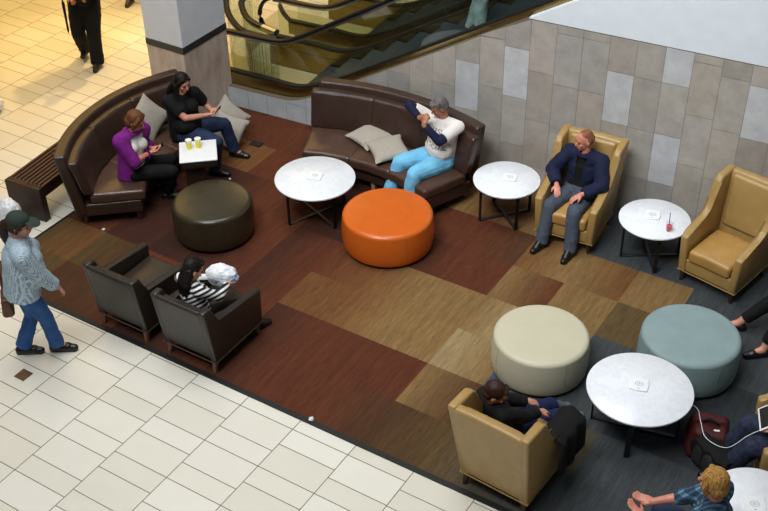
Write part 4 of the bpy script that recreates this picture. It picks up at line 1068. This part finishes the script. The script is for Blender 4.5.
# 6 girl in stripes
w = person((-6.06, 6.12), 76, 'girl in a black and white striped top seated with a white plastic bag', dict(
    skin=SK1, hairm=HB, hair='short', female=True, scale=.82, hip=.44, lean=-16, bend=14, hpitch=26, hyaw=-20,
    footL=(-.08, .50, 0), footR=(.16, .50, 0), handR=(.08, .30, .66), handL=(-.12, .30, .64), epoleR=(.8, -.5, -.5), epoleL=(-.8, -.5, -.5),
    top=[('striped_top', stripes, .015, -.05, 1.9, .006)], pants=black_c, pex=.012, shoes=shoe_b))
A = Prims(); H = w['H']; bk = -w['ft']; nk_ = w['neck']; sp_ = w['sp2']; rt_ = w['rt']
for s in (-1, 0, 1): A.chain([H((s * .045, -.05, -.01)), nk_ + rt_ * s * .045 + bk * .06 + sp_ * .01, nk_ + rt_ * s * .04 + bk * .085 - sp_ * .12], [.045, .042, .018])
A.mesh('long_hair', HB, w['body'], .006, 1, .004, 30, .0025)
# plastic bag she holds
def plastic_bag(loc, s, label, rz=0):
    k = MATS.get('printed_plastic')
    if not k:
        q = NT('printed_plastic'); co = q.coords('Object'); n_ = q.noise(co, 9, 2); 
        q.t.links.new(q.ramp(n_, [(.0, rgb(40, 84, 176)), (.34, rgb(60, 110, 190)), (.40, rgb(232, 236, 242)), (1, rgb(240, 243, 247))]), q.b.inputs['Base Color']); q.b.inputs['Roughness'].default_value = .3; q.bump(q.noise(co, 12, 4, .6), .3, .02); MATS['printed_plastic'] = q.m; k = q.m
    bm = bmesh.new(); bmesh.ops.create_icosphere(bm, subdivisions=5, radius=1)
    for v in bm.verts:
        c = v.co.copy(); a = atan2(c.y, c.x)
        kx = 1 + .10 * noise.noise(c * 2.2 + V(loc)) + .05 * noise.noise(c * 6) + .03 * abs(sin(a * 9)) * max(0, c.z)
        kx = kx
        v.co = V((c.x * s[0] * kx, c.y * s[1] * kx, c.z * s[2] * kx))
    z = min(v.co.z for v in bm.verts)
    for v in bm.verts: v.co.z -= z
    o = build('plastic_bag', bm, k, None, True, 80); o.location = loc; o.rotation_euler = (0, 0, radians(rz)); return tag(o, label, 'bag')
plastic_bag((-6.02, 6.45, .54), (.16, .10, .13), 'white plastic bag with blue print on the lap of the girl in stripes', 20)
plastic_bag((-9.20, 6.55, 0), (.15, .12, .20), 'white plastic bag with blue print standing at the end of the slatted bench', 10)
plastic_bag((-11.45, 8.36, 0), (.12, .10, .10), 'pale blue patterned bag on the yellow lit tiles at the left edge')
# 7 person slumped in the wing chair seen from behind
w = person((-2.79, 6.28), 74, 'dark haired person in black slouched in the wing chair seen from behind', dict(
    skin=SK1, hairm=HDB, hair='short', scale=.84, hip=.43, lean=-30, bend=12, side=-10, twist=-14, hpitch=24, hyaw=-50, htilt=12,
    wfootL=(-2.66, 7.22, 0), wfootR=(-2.50, 7.16, 0), kpoleL=(-.5, .5, 1), kpoleR=(-.1, .5, 1), handR=(.14, .26, .56), handL=(-.04, .26, .55), epoleR=(.8, -.2, -.5), epoleL=(-.5, -.2, -.8), curl=45, toe=(.5, 1, 0),
    top=[('sweater', black_c, .026, -.05, 1.9, .010)], pants=cloth('navy_trousers', rgb(24, 34, 72), var=.2), pex=.03, shoes=simple('grey_trainer', rgb(84, 88, 92), .6)))
prw = simple('white_print', rgb(220, 222, 228), .6)
# black coat draped over the right arm of that chair
def drape(center, rz, size, hdrop, mat, label, name, cat, amp=.02, prof=None, seed=0, thick=.02):
    """cloth lying over a ridge along y; hangs down on both sides"""
    bm = bmesh.new(); nx, ny = 36, 24; g = {}
    lx, ly = size
    for i in range(nx + 1):
        for j in range(ny + 1):
            t = -1 + 2 * i / nx; y = (-1 + 2 * j / ny) * ly / 2 * (1 + .08 * sin(i * .4 + seed))
            L = t * lx / 2 + .03 * sin(j * .7 + seed); r = .07
            if abs(L) < r * 1.4: x = L * .85; z = -(.02 * (abs(L) / r) ** 2)
            else: x = (r * 1.2 + .02 * (abs(L) - r)) * (1 if L > 0 else -1); z = -(abs(L) - r * 1.2)
            x += (1 if L > 0 else -1) * min(1, abs(L) / .2) * (.5 + .5 * sin(y * 38 + seed + 2 * noise.noise(V((y * 6, seed, L))))) * amp
            z += .006 * noise.noise(V((x * 20, y * 20, seed)))
            z = max(z, -hdrop)
            g[i, j] = bm.verts.new((x, y, z))
    for i in range(nx):
        for j in range(ny): bm.faces.new((g[i, j], g[i + 1, j], g[i + 1, j + 1], g[i, j + 1]))
    o = build(name, bm, mat, None, True, 80); o.location = center; o.rotation_euler = (0, 0, radians(rz))
    m = o.modifiers.new('thickness', 'SOLIDIFY'); m.thickness = thick; m.offset = 1
    return tag(o, label, cat)
drape((-2.36, 6.36, .645), -4, (.86, .42), .5, black_c, 'black coat draped over the arm of the wing chair seen from behind', 'coat', 'coat', .035, seed=2)
# 8 blonde woman
w = person((-.93, 5.88), 176, 'blonde woman in a blue plaid shirt gesturing with both hands at the bottom right', dict(
    skin=SK3, hairm=HBl, hair='bob', female=True, scale=1.0, hip=.52, lean=2, bend=4, hpitch=6, hyaw=2, fat=1.05,
    footL=(-.12, .48, 0), footR=(.12, .48, 0), whandR=(-1.43, 5.84, .75), whandL=(-1.42, 5.73, .72), epoleR=(.6, -.3, -.6), epoleL=(-.5, -.5, -.6), curl=18, palmL=(.3, 0, 1), palmR=(-.2, 0, 1), hdirR=(-.2, 1, .0), hdirL=(.3, 1, .1),
    top=[('shirt', plaid, .020, -.06, 1.35, .008)], pants=denim_d, shoes=shoe_b))
# 9 person at right edge, black trousers
w = person((-.98, 9.36), 212, 'person in black trousers and black flats seated at the right edge, only legs in view', dict(
    skin=SK1, hairm=HB, hair='short', female=True, hip=.50, lean=-8,
    wfootR=(-1.66, 9.06, 0), wfootL=(-1.33, 8.80, 0), kpoleL=(-.1, .6, 1), kpoleR=(.1, .6, 1), pend=.82, handR=(.16, .22, .66), handL=(-.16, .22, .66),
    top=[('sweater', black_c, .02, -.05, 1.9, .006)], pants=black_c, shoes=shoe_b, flats=True))
# 10 person at right edge holding tablet
w = person((-.60, 7.36), 201, 'person in a mottled navy jacket seated at the right edge with a white framed tablet', dict(
    skin=SK1, hairm=HB, hair='short', hip=.50, lean=2, bend=8, hpitch=25,
    footL=(-.06, .62, 0), footR=(.16, .60, 0), handR=(.10, .30, .70), handL=(-.14, .30, .70), epoleR=(.9, -.1, -.3), epoleL=(-.9, -.1, -.3),
    top=[('jacket', navy_m, .040, -.05, 1.9, .016)], pants=navy_m, pex=.03, shoes=shoe_b))
tb = empty('tablet', toworld(w, (.0, .34, .74)), 21, 'white framed tablet held by the person at the right edge', 'tablet')
bm = bmesh.new(); rbox(bm, .13, .10, .005, .004, 1, 1, 1); build('frame', bm, pad_m, tb)
bm = bmesh.new(); box(bm, (0, 0, .0055), (.23, .17, .001)); build('screen', bm, simple('dark_screen', rgb(30, 34, 40), .15), tb)
tb.rotation_euler = (radians(-40), 0, radians(111))
# 11 man in black, upper left
w = person((-11.34, 10.10), -52, 'man in black standing on the yellow lit tiles, cut off by the top edge', dict(
    skin=SK2, hairm=HB, hair='short', hip=.93, fat=1.15, wfootL=(-11.16, 9.98, 0), wfootR=(-11.52, 10.12, .06), handR=(.12, .30, 1.10), handL=(-.12, .30, 1.12), curl=60, toe=(.15, 1, 0),
    top=[('shirt', black_c, .03, -.16, 1.5, .006)], pants=black_c, pex=.034, flare=.01, shoes=shoe_b))
bm = bmesh.new(); box(bm, (0, 0, .0), (.13, .20, .012), bev=.003); o = build('tablet', bm, simple('grey_case', rgb(120, 124, 132), .4)); o.location = toworld(w, (0, .40, 1.13)); o.rotation_euler = (radians(30), 0, radians(-128)); tag(o, 'grey tablet held by the man in black', 'tablet')
um_ = empty('closed_umbrella', toworld(w, (.30, -.05, .42)), 0, 'thin closed black umbrella hanging beside the man in black', 'umbrella')
bm = bmesh.new(); tube(bm, [(0, 0, .0), (0, 0, .04), (.005, 0, .45), (.0, 0, .50)], [.006, .016, .022, .008], 10); build('folded_canopy', bm, black_c, um_)
bm = bmesh.new(); tube(bm, catmull([(0, 0, .50), (0, 0, .60), (.03, 0, .66), (.06, 0, .62)], 5), .009, 8); build('handle', bm, espresso, um_)
# 12 second standing person, only a foot in view
person((-12.2, 11.9), -60, 'person in dark trousers beyond the pillar, only the feet in view at the top', dict(
    skin=SK2, hairm=HB, hair='short', hip=.95, footL=(-.16, -.2, 0), footR=(.06, .04, 0), top=[('shirt', black_c, .02, -.08, 1.9, .006)], pants=black_c, shoes=simple('brown_shoe', rgb(58, 38, 26), .4)))
# 13 escalator rider
rl = W(2.60, .66, 0)
w = person((rl.x, rl.y), 0, 'person in pale washed jeans riding up the escalator, only the legs in view', dict(
    z=1.425, skin=SK1, hairm=HB, hair='short', hip=.95, footL=(-.11, -.10, 0), footR=(.10, .12, .0), top=[('shirt', greyj, .02, -.08, 1.9, .006)], pants=cloth('pale_jeans', rgb(150, 172, 178), var=.18), pex=.02, shoes=simple('white_trainer', rgb(190, 190, 190), .5)))

# red bag, dark bag and cable on the floor by the large table
bg = empty('backpack', (-1.38, 7.34, .008), 20, 'dark red backpack slumped on the carpet by the right edge', 'bag')
bm = bmesh.new()
def wbag(p):
    n_ = noise.noise(p * 7) * .03
    return V((p.x * (1 - p.z * .9) + n_, p.y * (1 - p.z * .5) + n_, p.z + .15 + n_ * .6 + (.03 if p.y > 0 and p.z > 0 else 0)))
rbox(bm, .19, .15, .145, .07, 8, 8, 6, wbag); build('bag_body', bm, cloth('dark_red_nylon', rgb(66, 20, 18), .6, .25, 10), bg)
bm = bmesh.new(); rbox(bm, .12, .04, .08, .03, 4, 3, 4, lambda p: V((p.x, p.y - .155, p.z + .11 + noise.noise(p * 9) * .01))); build('front_pocket', bm, MATS['dark_red_nylon'], bg)
bm = bmesh.new(); tube(bm, catmull([(-.08, .02, .28), (-.03, .0, .36), (.04, -.01, .34), (.09, .02, .27)], 6), .012, 6, .5); build('carry_loop', bm, black_c, bg)
bm = bmesh.new(); box(bm, (.05, -.06, .292), (.05, .02, .004), bev=.001, seg=1); build('white_tag', bm, prw, bg)
jk = drape((-1.24, 7.12, .30), 60, (.62, .40), .29, black_c, 'black jacket heaped on the carpet in front of the cut off wing chair', 'jacket', 'jacket', .03, seed=5)
bm = bmesh.new(); rbox(bm, .11, .20, .12, .06, 4, 4, 3, lambda p: V((p.x + noise.noise(p * 6) * .03, p.y, p.z + .13))); o = build('tote_bag', bm, cloth('charcoal_canvas', rgb(34, 34, 38))); o.location = (-1.24, 7.12, .008); o.rotation_euler = (0, 0, radians(60)); tag(o, 'charcoal bag under the heaped black jacket', 'bag')
bm = bmesh.new(); tube(bm, catmull([(-1.72, 7.28, .47), (-1.60, 7.33, .46), (-1.52, 7.36, .40), (-1.46, 7.30, .33), (-1.36, 7.16, .31), (-1.16, 7.05, .40), (-1.02, 7.10, .58), (-.90, 7.14, .70)], 8), .003, 6)
tag(build('charging_cable', bm, pad_m), 'thin white cable running from under the largest table towards the tablet', 'cable')

# ------------------------------------------------------------------ light
wd = bpy.data.worlds.new('daylight'); scn.world = wd; wd.use_nodes = True
wd.node_tree.nodes['Background'].inputs[0].default_value = (.78, .89, 1.0, 1); wd.node_tree.nodes['Background'].inputs[1].default_value = .10
def area(name, loc, rot, sx, sy, e, c, spread=180):
    l = bpy.data.lights.new(name, 'AREA'); l.shape = 'RECTANGLE'; l.size = sx; l.size_y = sy; l.energy = e; l.color = c; l.spread = radians(spread)
    o = bpy.data.objects.new(name, l); COL.objects.link(o); o.location = loc; o.rotation_euler = [radians(a) for a in rot]; return o
area('skylight', (-7.2, 8.3, 12.5), (0, 0, 0), 9, 6, 800, (1.0, .985, .96))
def aim(o, t): o.rotation_euler = (V(t) - o.location).to_track_quat('-Z', 'Y').to_euler()
aim(area('atrium_daylight', (-4.5, 1.5, 12), (0, 0, 0), 6, 3, 300, (.93, .97, 1.0), 75), (-3.8, 10.4, 3.2))
area('walkway_daylight', (-5.8, 2.6, 10.5), (0, 0, 0), 7, 2.2, 115, (1.0, .99, .97), 80)
area('warm_ceiling_light', (-13.4, 10.8, 4.5), (0, 0, 0), 4.5, 5, 150, (1.0, .64, .17), 140)
area('warm_ceiling_light', (-11.6, 14.5, 4.5), (0, 0, 0), 3.4, 3, 110, (1.0, .66, .24), 140)
def spot(loc, tgt, e, c, size, rad, blend=.3):
    l = bpy.data.lights.new('downlight', 'SPOT'); l.energy = e; l.color = c; l.spot_size = radians(size); l.spot_blend = blend; l.shadow_soft_size = rad
    o = bpy.data.objects.new('downlight', l); COL.objects.link(o); o.location = loc; o.rotation_euler = (V(tgt) - V(loc)).to_track_quat('-Z', 'Y').to_euler(); return o
spot((-11.3, 12.3, 4.5), (-11.25, 9.6, 0), 620, (1.0, .68, .30), 62, .10, .8)
scn.view_settings.view_transform = 'Standard'; scn.view_settings.look = 'None'; scn.view_settings.gamma = 1; scn.view_settings.exposure = 0.0
scn.view_settings.use_curve_mapping = False
